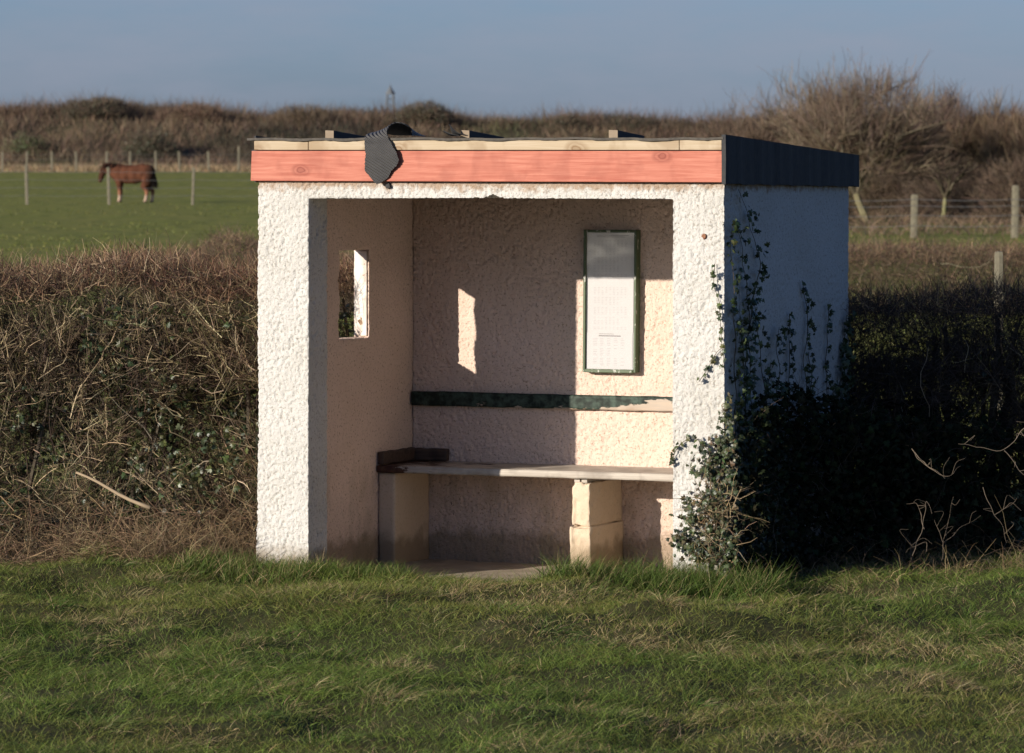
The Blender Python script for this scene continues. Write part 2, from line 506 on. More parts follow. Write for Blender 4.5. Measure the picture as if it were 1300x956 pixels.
def m_frame():
    m, nt, b = newmat('worn_green_paint')
    v = coords(nt)
    g = noise_n(nt, coords(nt, (1, 1, .5)), 42, 5, .65)
    c = mixc(nt, ramp(nt, g, [(.60, (0, 0, 0)), (.64, (1, 1, 1))]), (.055, .085, .035), (.45, .45, .40))
    nt.links.new(c, b.inputs['Base Color']); b.inputs['Roughness'].default_value = .5; return m
M['frame'] = m_frame()
def m_paper():
    m, nt, b = newmat('timetable_paper')
    nt.links.new(mixc(nt, noise_n(nt, coords(nt), 6, 3), (.72, .70, .70), (.66, .64, .64)), b.inputs['Base Color'])
    b.inputs['Roughness'].default_value = .6; return m
M['paper'] = m_paper()
M['ink'] = m_plain('grey_print', (.54, .52, .53), (.47, .45, .47), .8, 40, 0)
M['inkdark'] = m_plain('dark_print', (.18, .17, .17), (.25, .24, .24), .8, 40, 0)
def m_glass():
    m = bpy.data.materials.new('clear_cover'); m.use_nodes = True; nt = m.node_tree
    nt.nodes.clear()
    o = nt.nodes.new('ShaderNodeOutputMaterial'); t = nt.nodes.new('ShaderNodeBsdfTransparent'); g = nt.nodes.new('ShaderNodeBsdfGlossy')
    t.inputs[0].default_value = (.95, .95, .95, 1); g.inputs['Roughness'].default_value = .08
    n = noise_n(nt, coords(nt), 4, 2)
    bp = nd(nt, 'ShaderNodeBump', Distance=.01, Strength=.3); nt.links.new(n, bp.inputs['Height']); nt.links.new(bp.outputs[0], g.inputs['Normal'])
    x = nt.nodes.new('ShaderNodeMixShader'); x.inputs[0].default_value = .05
    nt.links.new(t.outputs[0], x.inputs[1]); nt.links.new(g.outputs[0], x.inputs[2]); nt.links.new(x.outputs[0], o.inputs[0]); return m
M['glass'] = m_glass()

# ------------------------------------------------------------------ terrain
CREST_PX = [-700, -200, 0, 60, 100, 130, 180, 240, 330, 420, 500, 545, 600, 700, 780, 860, 950, 1300, 2000]
CREST_Y = [140, 138, 136, 132, 127, 124, 134, 134, 142, 139, 139, 134, 145, 148, 148, 153, 152, 148, 150]
YC = 372.0
def inside_floor(x, y, m=0.0):
    dx, dy = x - C0[0], y - C0[1]
    bx = dx * CT - dy * ST; by = dx * ST + dy * CT
    return (bx > -2.5 - m) & (bx < 0 + m) & (by > .02 - m) & (by < 1.74 + m)
def hummock(x, y):
    return (n2(x, y, .75, 1) - .5) * .15 + (n2(x, y, .30, 2) - .5) * .11 + (n2(x, y, 1.9, 3) - .5) * .09
def ground(x, y):
    x = np.asarray(x, float); y = np.asarray(y, float)
    z = hummock(x, y) * (1 - sstep(24.4, 27, y)) * (1 - sstep(6, 10, np.abs(x))) * sstep(8, 11, y)
    dx, dy = x - C0[0], y - C0[1]
    bx = dx * CT - dy * ST; by = dx * ST + dy * CT
    dist = np.maximum(np.maximum(-2.5 - bx, bx), np.maximum(.02 - by, by - 1.74))
    near = 1 - sstep(.0, .45, dist)                       # level ground round the walls
    z = z * (1 - near) + (-.02) * near
    z = z + .05 * (1 - sstep(-2.2, -1.3, x)) * sstep(22.0, 23.4, y) * (1 - sstep(26, 32, y))
    z = z + .05 * sstep(1.1, 1.6, x) * sstep(21.4, 22.6, y) * (1 - sstep(26, 32, y))
    z = np.where(inside_floor(x, y, .0), -.14, z)
    field = (n2(x, y, 14.0, 5) - .5) * .10 * sstep(60, 90, y) + (n2(x, y, 3.5, 6) - .5) * .07 * sstep(40, 80, y)
    z = z + field + .54 * sstep(190, 330, y)
    px = 650 + x / YC * F
    ct = EYE + (HZ - np.interp(px, CREST_PX, CREST_Y) - 12) * YC / F
    z = z + (ct - .54) * sstep(343, YC, y) - 1.5 * sstep(YC + 6, YC + 80, y)
    z = z + (n2(x, y, 5.0, 8) - .5) * 1.1 * sstep(346, 356, y) * (1 - sstep(390, 430, y))
    return z

def axis_grid(lo, hi, step, growth, far):
    mid = np.arange(lo, hi + step / 2, step)
    def ext(s):
        out, st, p = [], step, 0.0
        while p < far:
            st *= growth; p += st; out.append(p)
        return np.array(out)
    return np.concatenate([(lo - ext(-1))[::-1], mid, hi + ext(1)])
gx = axis_grid(-5, 5, .06, 1.05, 2500)
gy = np.concatenate([axis_grid(14, 26, .06, 1.05, 320)])
gy = gy[gy > -120]; gy = gy[gy < 335]
gy = np.concatenate([gy, np.arange(337, 400, 2.5), 400 * 1.12 ** np.arange(0, 26)])
GX, GY = np.meshgrid(gx, gy)
GZ = ground(GX, GY)
nxg, nyg = len(gx), len(gy)
idx = np.arange(nxg * nyg).reshape(nyg, nxg)
gf = np.stack([idx[:-1, :-1], idx[:-1, 1:], idx[1:, 1:], idx[1:, :-1]], -1).reshape(-1, 4)
def m_ground():
    m, nt, b = newmat('grassy_ground')
    v = coords(nt)
    n1 = noise_n(nt, v, 3.0, 6, .65); nf = noise_n(nt, v, .35, 5, .6); ns = noise_n(nt, v, 40, 3)
    near = mixc(nt, ramp(nt, n1, [(.35, (0, 0, 0)), (.7, (1, 1, 1))]), (.050, .062, .020), (.070, .062, .028))
    near = mixc(nt, ramp(nt, ns, [(.4, (0, 0, 0)), (.7, (.7, .7, .7))]), near, (.05, .04, .022))
    far = mixc(nt, ramp(nt, nf, [(.35, (0, 0, 0)), (.68, (1, 1, 1))]), (.185, .200, .038), (.230, .215, .055))
    far = mixc(nt, ramp(nt, noise_n(nt, coords(nt, (1, .35, 1)), 1.6, 4), [(.46, (0, 0, 0)), (.66, (.85, .85, .85))]), far, (.110, .125, .030))
    sx = nd(nt, 'ShaderNodeSeparateXYZ'); nt.links.new(v, sx.inputs[0])
    mr = nd(nt, 'ShaderNodeMapRange'); nt.links.new(sx.outputs[1], mr.inputs[0])
    mr.inputs[1].default_value = 25; mr.inputs[2].default_value = 30
    c = mixc(nt, mr.outputs[0], near, far)
    mr2 = nd(nt, 'ShaderNodeMapRange'); nt.links.new(sx.outputs[1], mr2.inputs[0])
    mr2.inputs[1].default_value = 318; mr2.inputs[2].default_value = 346
    bank = mixc(nt, ramp(nt, noise_n(nt, v, .16, 4), [(.38, (0, 0, 0)), (.66, (1, 1, 1))]), (.13, .095, .058), (.085, .075, .04))
    c = mixc(nt, mr2.outputs[0], c, bank)
    nt.links.new(c, b.inputs['Base Color']); b.inputs['Roughness'].default_value = .95; b.inputs['Specular IOR Level'].default_value = .1
    bump(nt, b, n1, .05, .5); return m
g = link('ground', mesh_np('ground', np.stack([GX, GY, GZ], -1).reshape(-1, 3), gf, m_ground(), None, True))
tag(g, kind='structure')

# ------------------------------------------------------------------ shelter
shelter = thing_b('bus_shelter', 'white roughcast roadside bus shelter with pink fascia board and flat black felt roof', 'bus shelter', (-1.25, .87, -.04))
XL, XI, XR = -2.5, -2.218, -.27     # outer left edge, left jamb, right jamb
XW = -2.378                         # inner face of the thin left wall
YB, YD = 1.55, 1.746                # inner back face, outer back face

def pebble(P, N, amp=1.0, s=0):
    a = vnoise(P, .021, s + 11); b = vnoise(P, .0105, s + 12); c = vnoise(P, .22, s + 13); d = vnoise(P, .7, s + 14)
    pit = sstep(.58, .74, vnoise(P * np.array([1, 1, .8]), .0105, s + 15)) * (.35 + .9 * vnoise(P, .12, s + 16))
    return amp * (.0024 * (a - .5) + .0036 * (b - .5) - .0062 * pit + .0035 * (c - .5) + .009 * (d - .5))
def lint(X, z0=1.862):
    return z0 + .010 * np.sin(X * 2.3 + 1) * 0
def f_front(X, Y, Z):
    chip = 0.016 * np.exp(-((X + 1.215) / .030) ** 2) - .004 * np.exp(-((X + 1.27) / .03) ** 2)
    hole = (X > XI) & (X < XR) & (Z < 1.862 + chip)
    return ~hole
v, f = lattice(f_front, (XL, 0, 0, .21, -.14, 1.98), .0050, lambda P, N: pebble(P, N) + .010 * sstep(.12, -.1, P[:, 2]) * 0)
lean = sstep(.9, 0, v[:, 2]) * .012
v[:, 0] += np.where(v[:, 0] < -1.25, -lean * sstep(-2.35, -2.5, v[:, 0]), lean * sstep(-.15, 0, v[:, 0]))
o = part('front_wall', shelter, v, f, M['white'], smooth=True)

def f_left(X, Y, Z):
    fr = (XW - X) / .12
    win = (Y > .672 - .07 * fr + .010 * np.sin(Z * 30)) & (Y < 1.018 + .075 * fr) & (Z > 1.126) & (Z < 1.581)
    return ~win
v, f = lattice(f_left, (XL + .002, XW, .212, YD, -.14, 1.98), .0075, lambda P, N: pebble(P, N, .8, 3))
o = part('side_wall', shelter, v, f, M['cream'], smooth=True)
o['label'] = 'cream inner side wall with a narrow window hole'
lw = o
v, f = lattice(lambda X, Y, Z: X == X, (-.25, 0, .212, YD, -.14, 1.98), .0075, lambda P, N: pebble(P, N, .55, 5))
o = part('side_wall', shelter, v, f, M['white'], smooth=True)
o['label'] = 'white roughcast side wall in shade, ivy growing up it'
v, f = lattice(lambda X, Y, Z: X == X, (XW, -.25, YB, YD, -.14, 1.98), .0062, lambda P, N: pebble(P, N, 1.15, 7))
part('back_wall', shelter, v, f, M['cream'], smooth=True)
# painted lining of the window hole and the flaking post in it
def lining():
    y1 = 1.016
    v1, f1 = rough_box(XL + .008, XW - .010, y1 - .012, y1 + .002, 1.132, 1.576, .006, .0035, .03, 31)
    v1[:, 1] += .075 * np.clip((XW - v1[:, 0]) / .12, 0, 1)
    return v1, f1
v, f = lining()
lm = m_wood('flaking_white_paint', (.80, .75, .68), (.72, .66, .60), (.25, .13, .07), grain=40, kden=2,
            peel=((.20, .12, .07), (.35, .24, .15), (2, 5, 1), -9, 9, 0, .02), along='Y')
part('window_reveal', lw, v, f, lm, smooth=True)
# concrete floor
v, f = rough_box(XW + .0, XR, .05, YB - .002, -.15, -.06, .03, .006, .15, 41, 1)
part('floor', shelter, v, f, M['concrete'], smooth=True)

# roof: deck, felt, fascias, battens
def prism(x0, x1, prof):
    n = len(prof)
    v = np.array([[x, y, z] for x in (x0, x1) for (y, z) in prof], float)
    f = [[i, (i + 1) % n, n + (i + 1) % n, n + i] for i in range(n)]
    return v, [np.array(f), np.array([list(range(n))[::-1], list(range(n, 2 * n))])]
zt = lambda y: 2.160 - .054 * (y + .05)          # roof top along the depth
v, f = prism(-2.512, .006, [(-.005, 1.952), (1.80, 1.918), (1.80, zt(1.8) - .008), (-.005, zt(0) - .008)])
roof = part('roof', shelter, v, f, M['felt_top'])
n = 120
xs = np.linspace(-2.532, .012, n)
vv = []
for i, x in enumerate(xs):
    w = .004 * math.sin(x * 23) + .004 * math.sin(x * 7.1 + 1) + random.uniform(-.002, .002)
    for (y, z) in ((-.060 + w, 2.146 + w * .5), (-.060 + w, 2.158 + w * .4), (.3, zt(.3) + .004 + w), (1.83, zt(1.83) + .002), (1.83, zt(1.83) - .012), (.3, zt(.3) - .012)):
        vv.append((x, y, z))
ff = [[i * 6 + k, i * 6 + (k + 1) % 6, (i + 1) * 6 + (k + 1) % 6, (i + 1) * 6 + k] for i in range(n - 1) for k in range(6)]
part('felt_sheet', roof, np.array(vv), [np.array(ff), np.array([list(range(6))[::-1], [(n - 1) * 6 + k for k in range(6)]])], M['felt_top'])
# pink board (slightly uneven) and the pale strip above in three lengths
v, f = box_np(-2.525, .004, -.036, -.002, 1.944, 2.0945)
v[[0, 2, 4, 6], 0] += [.0, 0, .006, .006]
bevel(part('fascia_board', roof, v, f, M['pink']), .003)
for i, (p0, p1) in enumerate(((322.5, 391), (391.7, 862), (862.7, 916))):
    a, b = on_front(p0, 185, -.05)[0], on_front(p1, 185, -.05)[0]
    v, f = box_np(a, b, -.050, -.004, 2.0985, 2.1455 - .0012 * (i == 0))
    bevel(part('fascia_strip', roof, v, f, M['pine']), .002)
v, f = box_np(-2.52, .0, -.0345, -.004, 2.090, 2.100)  # black strip standing in for the shadow below the pale strip
part('fascia_shadow_line', roof, v, f, M['felt'])
# black felt-covered board down the side
def side_board(x0, x1, y0, y1):
    zb = lambda y: 1.9375 - .0148 * (y + .05)
    ztp = lambda y: 2.172 - .0535 * (y + .05)
    ny = 60; v = []
    for i in range(ny + 1):
        y = y0 + (y1 - y0) * i / ny
        w = .0025 * math.sin(y * 19) + .002 * math.sin(y * 47 + 2) + random.uniform(-.001, .001)
        v += [(x0, y, zb(y)), (x1 + w, y, zb(y) + w), (x1 + w * .5, y, (zb(y) + ztp(y)) / 2), (x1 + w, y, ztp(y)), (x0, y, ztp(y))]
    f = [[i * 5 + k, i * 5 + (k + 1) % 5, (i + 1) * 5 + (k + 1) % 5, (i + 1) * 5 + k] for i in range(ny) for k in range(5)]
    return np.array(v), [np.array(f), np.array([[4, 3, 2, 1, 0], [ny * 5 + k for k in range(5)]])]
v, f = side_board(.0045, .028, -.052, 1.825)
o = part('side_fascia', roof, v, f, M['felt']); o['label'] = 'black felt covered fascia along the shaded side'
v, f = side_board(.0045, .012, .003, 1.825); v[:, 0] = -2.51 - v[:, 0]
part('side_fascia', roof, v, f, M['felt'])
for (p0, p1, y0, ln) in ((412.5, 424, .10, .40), (584.5, 596, .12, .42), (773, 784, .10, .34)):
    c = on_front((p0 + p1) / 2, 168, y0)
    hw = .024
    ps = []
    v = np.array([[c[0] - hw, y0, zt(y0)], [c[0] + hw, y0, zt(y0)], [c[0] + hw, y0 + ln, zt(y0 + ln)], [c[0] - hw, y0 + ln, zt(y0 + ln)],
                  [c[0] - hw, y0, 2.197], [c[0] + hw, y0, 2.195], [c[0] + hw, y0 + ln, zt(y0 + ln) + .034], [c[0] - hw, y0 + ln, zt(y0 + ln) + .036]])
    f = np.array([[0, 3, 2, 1], [4, 5, 6, 7], [0, 1, 5, 4], [1, 2, 6, 5], [2, 3, 7, 6], [3, 0, 4, 7]])
    ob = part('roof_batten', roof, v, f, M['old_pine']); ob.data.materials.append(M['felt'])
    for p in ob.data.polygons:
        if p.index in (1, 3, 5): p.material_index = 1  # batten sides and top coloured dark for shade, reusing the felt material
    bevel(ob, .002)

# torn strip of felt curling over the edge (lofted between its two edges)
def catmull(pts, m):
    pts = np.asarray(pts, float); out = []
    P = np.vstack([2 * pts[0] - pts[1], pts, 2 * pts[-1] - pts[-2]])
    for i in range(1, len(P) - 2):
        for t in np.linspace(0, 1, m, endpoint=False):
            a, b, c, d = P[i - 1], P[i], P[i + 1], P[i + 2]
            out.append(.5 * ((2 * b) + (c - a) * t + (2 * a - 5 * b + 4 * c - d) * t * t + (3 * b - a - 3 * c + d) * t ** 3))
    out.append(P[-2]); return np.array(out)
def ribbon(A, B, thick, mat, name, rag=0.0, m=8, nc=14, root=None):
    A = catmull(A, m); B = catmull(B, m); n = len(A)
    top = np.empty((n, nc, 3))
    for j in range(nc):
        t = j / (nc - 1); top[:, j] = A * (1 - t) + B * t
    du = np.gradient(top, axis=0); dv = np.gradient(top, axis=1); N = norm(np.cross(du, dv))
    if rag:
        k = np.linspace(-1, 1, nc)
        for j in range(nc): top[-1, j, 2] += rag * (abs(k[j]) ** 1.5) * 1.4 + random.uniform(-rag, rag) * .35
        for i in range(n):
            if i > n * .45:
                top[i, 0] += (top[i, 1] - top[i, 0]) * random.uniform(-.25, .3)
                top[i, -1] += (top[i, -2] - top[i, -1]) * random.uniform(-.2, .25)
    V = np.concatenate([(top + N * thick / 2).reshape(-1, 3), (top - N * thick / 2).reshape(-1, 3)])
    id0 = np.arange(n * nc).reshape(n, nc); id1 = id0 + n * nc
    q = lambda I, fl: np.stack([I[:-1, :-1], I[1:, :-1], I[1:, 1:], I[:-1, 1:]], -1).reshape(-1, 4)[:, ::fl]
    fs = [q(id0, 1), q(id1, -1)]
    ring = np.concatenate([id0[0, :-1], id0[:-1, -1], id0[-1, :0:-1], id0[:0:-1, 0]])
    r2 = np.roll(ring, -1)
    fs.append(np.stack([ring, r2, r2 + n * nc, ring + n * nc], 1))
    return part(name, root, V, np.concatenate(fs), mat, smooth=False)
PF = on_front
A = [PF(522, 172, .10), PF(522, 164, .05), PF(514, 157.5, .0), PF(503, 155.5, -.02), PF(494, 160, -.05), PF(491.5, 171, -.068), PF(498, 184, -.068), PF(505, 197, -.064), PF(505, 208, -.058), PF(497, 217, -.052), PF(492, 226, -.046), PF(480, 234, -.042)]
B = [PF(540, 173, .50), PF(534, 172, .46), PF(520, 171.5, .40), PF(500, 171, .30), PF(480, 168, .10), PF(464.5, 172, -.060), PF(463, 184, -.072), PF(464, 198, -.070), PF(463, 208, -.064), PF(464, 217, -.056), PF(471, 226, -.050), PF(477, 233.5, -.046)]
o = ribbon(A, B, .005, M['ribbed'], 'felt_strip', rag=.004, root=roof)
o['label'] = 'torn ribbed felt strip curling over the pink board'
# small torn tongue of felt by the middle batten, a chip on the wall below the strip
for (A, B) in (([PF(590, 171, .10), PF(580, 168, .08), PF(570, 158, .06)], [PF(592, 172, .22), PF(576, 171, .16), PF(571, 158, .08)]),
               ([PF(583, 172, .05), PF(572, 170, .03), PF(563, 166, .02)], [PF(583, 172, .16), PF(572, 172, .12), PF(563, 167, .05)])):
    ribbon(A, B, .004, M['felt'], 'torn_felt', m=4, nc=4, root=roof)
c = PF(492, 236, -.014); n = 14
pv = [[c[0], -.016, c[2]]] + [[c[0] + .014 * math.cos(2 * math.pi * k / n) * random.uniform(.75, 1.15), -.014, c[2] + .017 * math.sin(2 * math.pi * k / n) * random.uniform(.75, 1.1)] for k in range(n)]
pv += [[p[0], -.004, p[2]] for p in pv]
ff = [[0, 1 + k, 1 + (k + 1) % n] for k in range(n)]
fq = [[1 + k, n + 2 + k, n + 2 + (k + 1) % n, 1 + (k + 1) % n] for k in range(n)]
part('felt_chip', roof, np.array(pv), [np.array(ff), np.array(fq)], M['felt'])
# old fixing hole with a rust stain on the right pier
c = PF(894, 300, 0)
v, f = pipe([[c[0], -.006, c[2]], [c[0], .004, c[2]]], [.011, .013], 9, .3)
part('rusty_fixing', shelter, v, f, m_plain('rust', (.20, .07, .04), (.32, .18, .1), .9, 60, .002))

c_ = np.array([PF(x_, y_, YB + .002) for x_, y_ in ((572, 634), (576, 655), (577, 672), (571, 688), (562, 697))])
v, f = pipe(catmull(c_, 6), np.linspace(.0022, .0012, 25), 5, .3)
part('crack', shelter, v, f, m_plain('dark_crack', (.05, .04, .03), None, .9, 30, 0))

# bench
YS = 1.110
bench = thing_b('bench', 'weathered pale plank bench on painted block supports inside the shelter', 'bench', (-1.25, 1.33, -.06))
v, f = rough_box(XW + .004, -.255, YS - .012, YB - .012, .421, .459, .013, .0022, .06, 51, 1)
ob = part('seat', bench, v, f, M['bench'], smooth=True)
s0, s1 = XW + .004, PF(500, 600, YS)[0]
v, f = rough_box(s0, s1, YS + .012, YB - .003, -.065, .419, .012, .003, .05, 52, 2)
ob = part('support', bench, v, f, M['block'], smooth=True); ob['label'] = 'plain painted block support beside the left wall'
s0, s1 = PF(724.5, 600, YS)[0], PF(748.5, 600, YS)[0]
def broken(P, N):
    d = .0045 * (vnoise(P, .06, 61) - .5) * 2 + .003 * (vnoise(P, .025, 62) - .5) * 2
    chipc = sstep(.62, .8, vnoise(P, .05, 63)) * sstep(YS + .06, YS, P[:, 1])
    return d - .010 * chipc
v, f = lattice(lambda X, Y, Z: (X == X) & ~((Z > .37) & (X < s0 + (Z - .37) * .75)), (s0 + .004, s1 - .004, YS + .008, YB - .003, .178, .400), .007, broken, 2)
ob = part('support', bench, v, f, M['block'], smooth=True); ob['label'] = 'cracked upper block of the middle support'
v, f = lattice(lambda X, Y, Z: (X == X) & ~((Y < YS + .02) & (X > s1 - .006) & (Z > .13)), (s0 - .005, s1 + .004, YS, YB - .003, -.065, .1755), .007, broken, 2)
ob = part('support', bench, v, f, M['block'], smooth=True); ob['label'] = 'chipped lower block of the middle support'
for dx in (.012, .052):
    v, f = box_np(s0 + dx, s0 + dx + .03, YS + .02, YS + .3, .3995, .4205)
    part('wedge', bench, v, f, M['bench'])
v, f = rough_box(XW + .006, XW + .040, YS + .0, YB - .04, .461, .528, .010, .003, .04, 55, 1)
dk = m_wood('charred_board', (.045, .028, .022), (.10, .065, .048), (.012, .01, .01), grain=60, kden=3)
part('end_board', bench, v, f, dk, smooth=True)
v, f = rough_box(XW + .034, XW + .225, YB - .06, YB - .02, .461, .526, .010, .003, .04, 56, 1)
part('end_board', bench, v, f, dk, smooth=True)
v, f = rough_box(XW + .008, XR + .012, YB - .036, YB + .004, .749, .825, .010, .0025, .05, 57, 1)
part('backrest', bench, v, f, M['rest'], smooth=True)

# timetable case on the back wall
YN = YB - .050
def nb(px, py): return on_front(px, py, YN)
tl, br = nb(741, 291.5), nb(808.5, 473.5)
case = thing_b('timetable_case', 'narrow tall timetable case in a worn green frame, hung on the back wall', 'notice board', ((tl[0] + br[0]) / 2, YB, br[2]))
x0, x1, z0, z1 = tl[0], br[0], br[2], tl[2]
fw = .014
sk = lambda vv: np.stack([vv[:, 0] - .006 * (1 - (vv[:, 2] - z0) / (z1 - z0)), vv[:, 1], vv[:, 2]], 1)
for (a, b, c, d, nm) in ((x0, x0 + fw, z0, z1, 0), (x1 - fw, x1, z0, z1, 0), (x0 + fw, x1 - fw, z1 - fw, z1 - .0005, 0), (x0 + fw, x1 - fw, z0 - .002, z0 + fw + .002, 1)):
    v, f = box_np(a, b, YN - .004 - .006 * nm, YB + .004, c, d)
    bevel(part('frame', case, sk(v), f, M['frame']), .003)
v, f = box_np(x0 + fw, x1 - fw, YN + .012, YN + .020, z0 + fw, z1 - fw)
part('backing_board', case, sk(v), f, M['paper'])
v, f = box_np(x0 + fw, x1 - fw, YN + .004, YN + .0055, z0 + fw, z1 - fw)
part('cover', case, sk(v), f, M['glass'])
zm = nb(775, 353)[2]; zm2 = nb(775, 422)[2]
ys = YN + .0095
def sheet(zb, ztp, xa, xb, rows_, cols, heads):
    v, f = box_np(xa, xb, ys, ys + .0012, zb, ztp)
    sh = part('timetable_sheet', case, sk(v), f, M['paper'])
    bars = []; dark = []
    H = ztp - zb; Wd = xb - xa
    mx = Wd * .12
    for (hy, l0, l1, t) in heads:
        zz = ztp - hy * H
        dark.append(box_np(xa + mx + l0 * (Wd - 2 * mx), xa + mx + l1 * (Wd - 2 * mx), ys - .0006, ys - .0002, zz - t / 2, zz + t / 2))
    for r in range(rows_):
        zz = ztp - H * (.16 + .78 * r / max(1, rows_ - 1))
        for c in range(cols):
            if random.random() < .10: continue
            xx = xa + mx + (Wd - 2 * mx) * (c + .1) / cols
            ww = (Wd - 2 * mx) / cols * (.72 if c else .85)
            if r % 6 == 5 or (c > cols - 3 and r % 12 > 6): continue
            bars.append(box_np(xx, xx + ww * random.uniform(.55, .8), ys - .0006, ys - .0002, zz - .0011, zz + .0011))
    v, f = merge(bars); part('print', sh, sk(v), f, M['ink'])
    if dark:
        v, f = merge(dark); part('heading', sh, sk(v), f, M['inkdark'])
sheet(zm - .002, z1 - fw - .004, x0 + fw + .006, x1 - fw - .004, 26, 9, [(.045, .1, 1, .0022), (.08, .1, .9, .0022)])
sheet(zm2 + .001, zm - .006, x0 + fw + .010, x1 - fw - .006, 26, 9, [])
sheet(z0 + fw + .004, zm2 - .003, x0 + fw + .006, x1 - fw - .010, 18, 5, [(.03, .18, .62, .0020), (.085, .18, .82, .0045)])

# ------------------------------------------------------------------ grass of the verge
def dist_shelter(x, y):
    dx, dy = x - C0[0], y - C0[1]
    bx = dx * CT - dy * ST; by = dx * ST + dy * CT
    return np.maximum(np.maximum(-2.5 - bx, bx), np.maximum(.0 - by, by - 1.74)), bx, by
def verge_points(n, y0=15.2, y1=24.6):
    y = rng.uniform(y0, y1, int(n * 1.5)); hw = y / F * 650 + .35
    x = rng.uniform(-1, 1, len(y)) * np.max(hw)
    keep = np.abs(x) < hw
    x, y = x[keep][:n], y[keep][:n]
    d, bx, by = dist_shelter(x, y)
    ok = ~((d < .0)) & ~((x < -1.0) & (y > 24.3)) & ~((x > 1.6) & (y > 23.6))
    return x[ok], y[ok]
def grass_mesh(x, y, side=0.0, margin=False):
    n = len(x)
    P = np.stack([x, y, ground(x, y) - .008], 1)
    c1 = n2(x, y, .42, 21); c2 = n2(x, y, .17, 22); c3 = n2(x, y, 1.1, 23); c4 = n2(x, y, .26, 24)
    lush = sstep(.50, .80, c1)
    L = (.036 + .085 * lush + .03 * c2) * rng.uniform(.6, 1.35, n)
    # taller along the front of the shelter
    d, bx, by = dist_shelter(x, y)
    edge = (1 - sstep(.02, .5, d)) * (by < .15)
    floorfront = sstep(-2.05, -1.6, bx) * (1 - sstep(-1.0, -.75, bx))
    L = L * (1 + edge * (1.5 - 1.55 * floorfront))
    lean = np.stack([n2(x, y, .5, 31) - .42, n2(x, y, .5, 32) - .55, np.zeros(n)], 1) * 1.5
    D = rng.normal(size=(n, 3)) * .50 + lean * (.45 + .5 * lush[:, None]); D[:, 2] = 1.0
    green = np.array([.130, .180, .034]); dark = np.array([.040, .070, .016]); olive = np.array([.185, .180, .045]); straw = np.array([.40, .31, .16]); brown = np.array([.13, .085, .045])
    t = rng.random(n)[:, None]
    col = green + (olive - green) * sstep(.40, .70, c3)[:, None] * rng.uniform(.2, 1, (n, 1))
    col = np.where(t < .22, dark + (col - dark) * .35, col)
    sp = .025 + .30 * sstep(.62, .78, n2(x, y, .55, 25)) + .18 * sstep(22.6, 23.8, y) * (np.abs(x) > 1.2) + .10 * sstep(.6, .8, c4)
    r2 = rng.random(n)
    col = np.where((r2 < sp)[:, None], straw, col)
    col = np.where(((r2 > .94))[:, None], brown, col)
    Wd = rng.uniform(.0015, .0031, n)
    return blades(P, D, L, Wd, 3, .35 + .55 * rng.random(n) + .4 * lush, col, .34)
x, y = verge_points(360000)
k = (n2(x, y, .16, 41) * .6 + n2(x, y, .45, 42) * .4 > .36) | (rng.random(len(x)) < .40)
geo = [grass_mesh(x[k], y[k])]
ym = rng.uniform(14.5, 24, 26000); hw = ym / F * 650 + .3
xm = np.sign(rng.uniform(-1, 1, len(ym))) * (hw + rng.uniform(0, 2.0, len(ym)))
ok = dist_shelter(xm, ym)[0] > .02
geo.append(grass_mesh(xm[ok], ym[ok]))
# longer flopping tussocks
tx, ty = verge_points(260, 15.6, 23.6)
P, D, L, Cc = [], [], [], []
for a, b in zip(tx, ty):
    k = int(rng.integers(50, 130)); r = rng.uniform(.04, .13)
    an = rng.uniform(0, 6.28, k); rr = r * np.sqrt(rng.random(k))
    px_, py_ = a + np.cos(an) * rr, b + np.sin(an) * rr
    out = np.stack([np.cos(an) * rr / r * .6 + .35, np.sin(an) * rr / r * .6 - .25, np.full(k, .9)], 1) + rng.normal(size=(k, 3)) * .22
    straw_t = rng.random() < .22
    base = np.array([.30, .235, .115]) if straw_t else (np.array([.085, .145, .028]) if rng.random() < .6 else np.array([.13, .155, .042]))
    cc = np.tile(base, (k, 1)); cc[rng.random(k) < .2] = (.30, .25, .13)
    P.append(np.stack([px_, py_, ground(px_, py_) - .01], 1)); D.append(out); L.append(rng.uniform(.08, .19, k)); Cc.append(cc)
geo.append(blades(np.concatenate(P), np.concatenate(D), np.concatenate(L), .0028, 4, 1.2, np.concatenate(Cc), .2))
# tall grass at the foot of the right pier and in front of the left pier
def strip_grass(b0, b1, y0, y1, n, hmin, hmax, straw_p, green=(.085, .13, .024)):
    bx = rng.uniform(b0, b1, n); by = rng.uniform(y0, y1, n)
    w = W(np.stack([bx, by, np.zeros(n)], 1))
    P = np.stack([w[:, 0], w[:, 1], ground(w[:, 0], w[:, 1]) - .01], 1)
    D = rng.normal(size=(n, 3)) * .28; D[:, 2] = 1; D[:, 0] += .12
    col = np.tile(np.array(green), (n, 1)); col[rng.random(n) < straw_p] = (.34, .27, .13)
    return blades(P, D, rng.uniform(hmin, hmax, n), .0038, 3, rng.uniform(.2, .9, n), col, .2)
geo.append(strip_grass(-.75, .0, -.55, -.02, 3600, .09, .21, .12))
geo.append(strip_grass(-.40, .35, -.45, -.02, 2600, .12, .25, .12))
geo.append(strip_grass(-1.0, -.6, -.45, -.05, 1200, .06, .13, .12))
geo.append(strip_grass(-2.75, -2.05, -.5, -.02, 2600, .07, .17, .25))
geo.append(strip_grass(-2.1, -1.6, -.35, -.02, 1300, .07, .135, .1))
geo.append(strip_grass(-1.7, -.8, -.30, -.02, 1200, .03, .075, .1))
v, f, c = cat_geo(geo)
tag(link('verge_grass', mesh_np('verge_grass', v, f, M['grass'], c)), kind='stuff', label='rough green verge grass with pale dead tufts in front of the shelter', cat='grass')

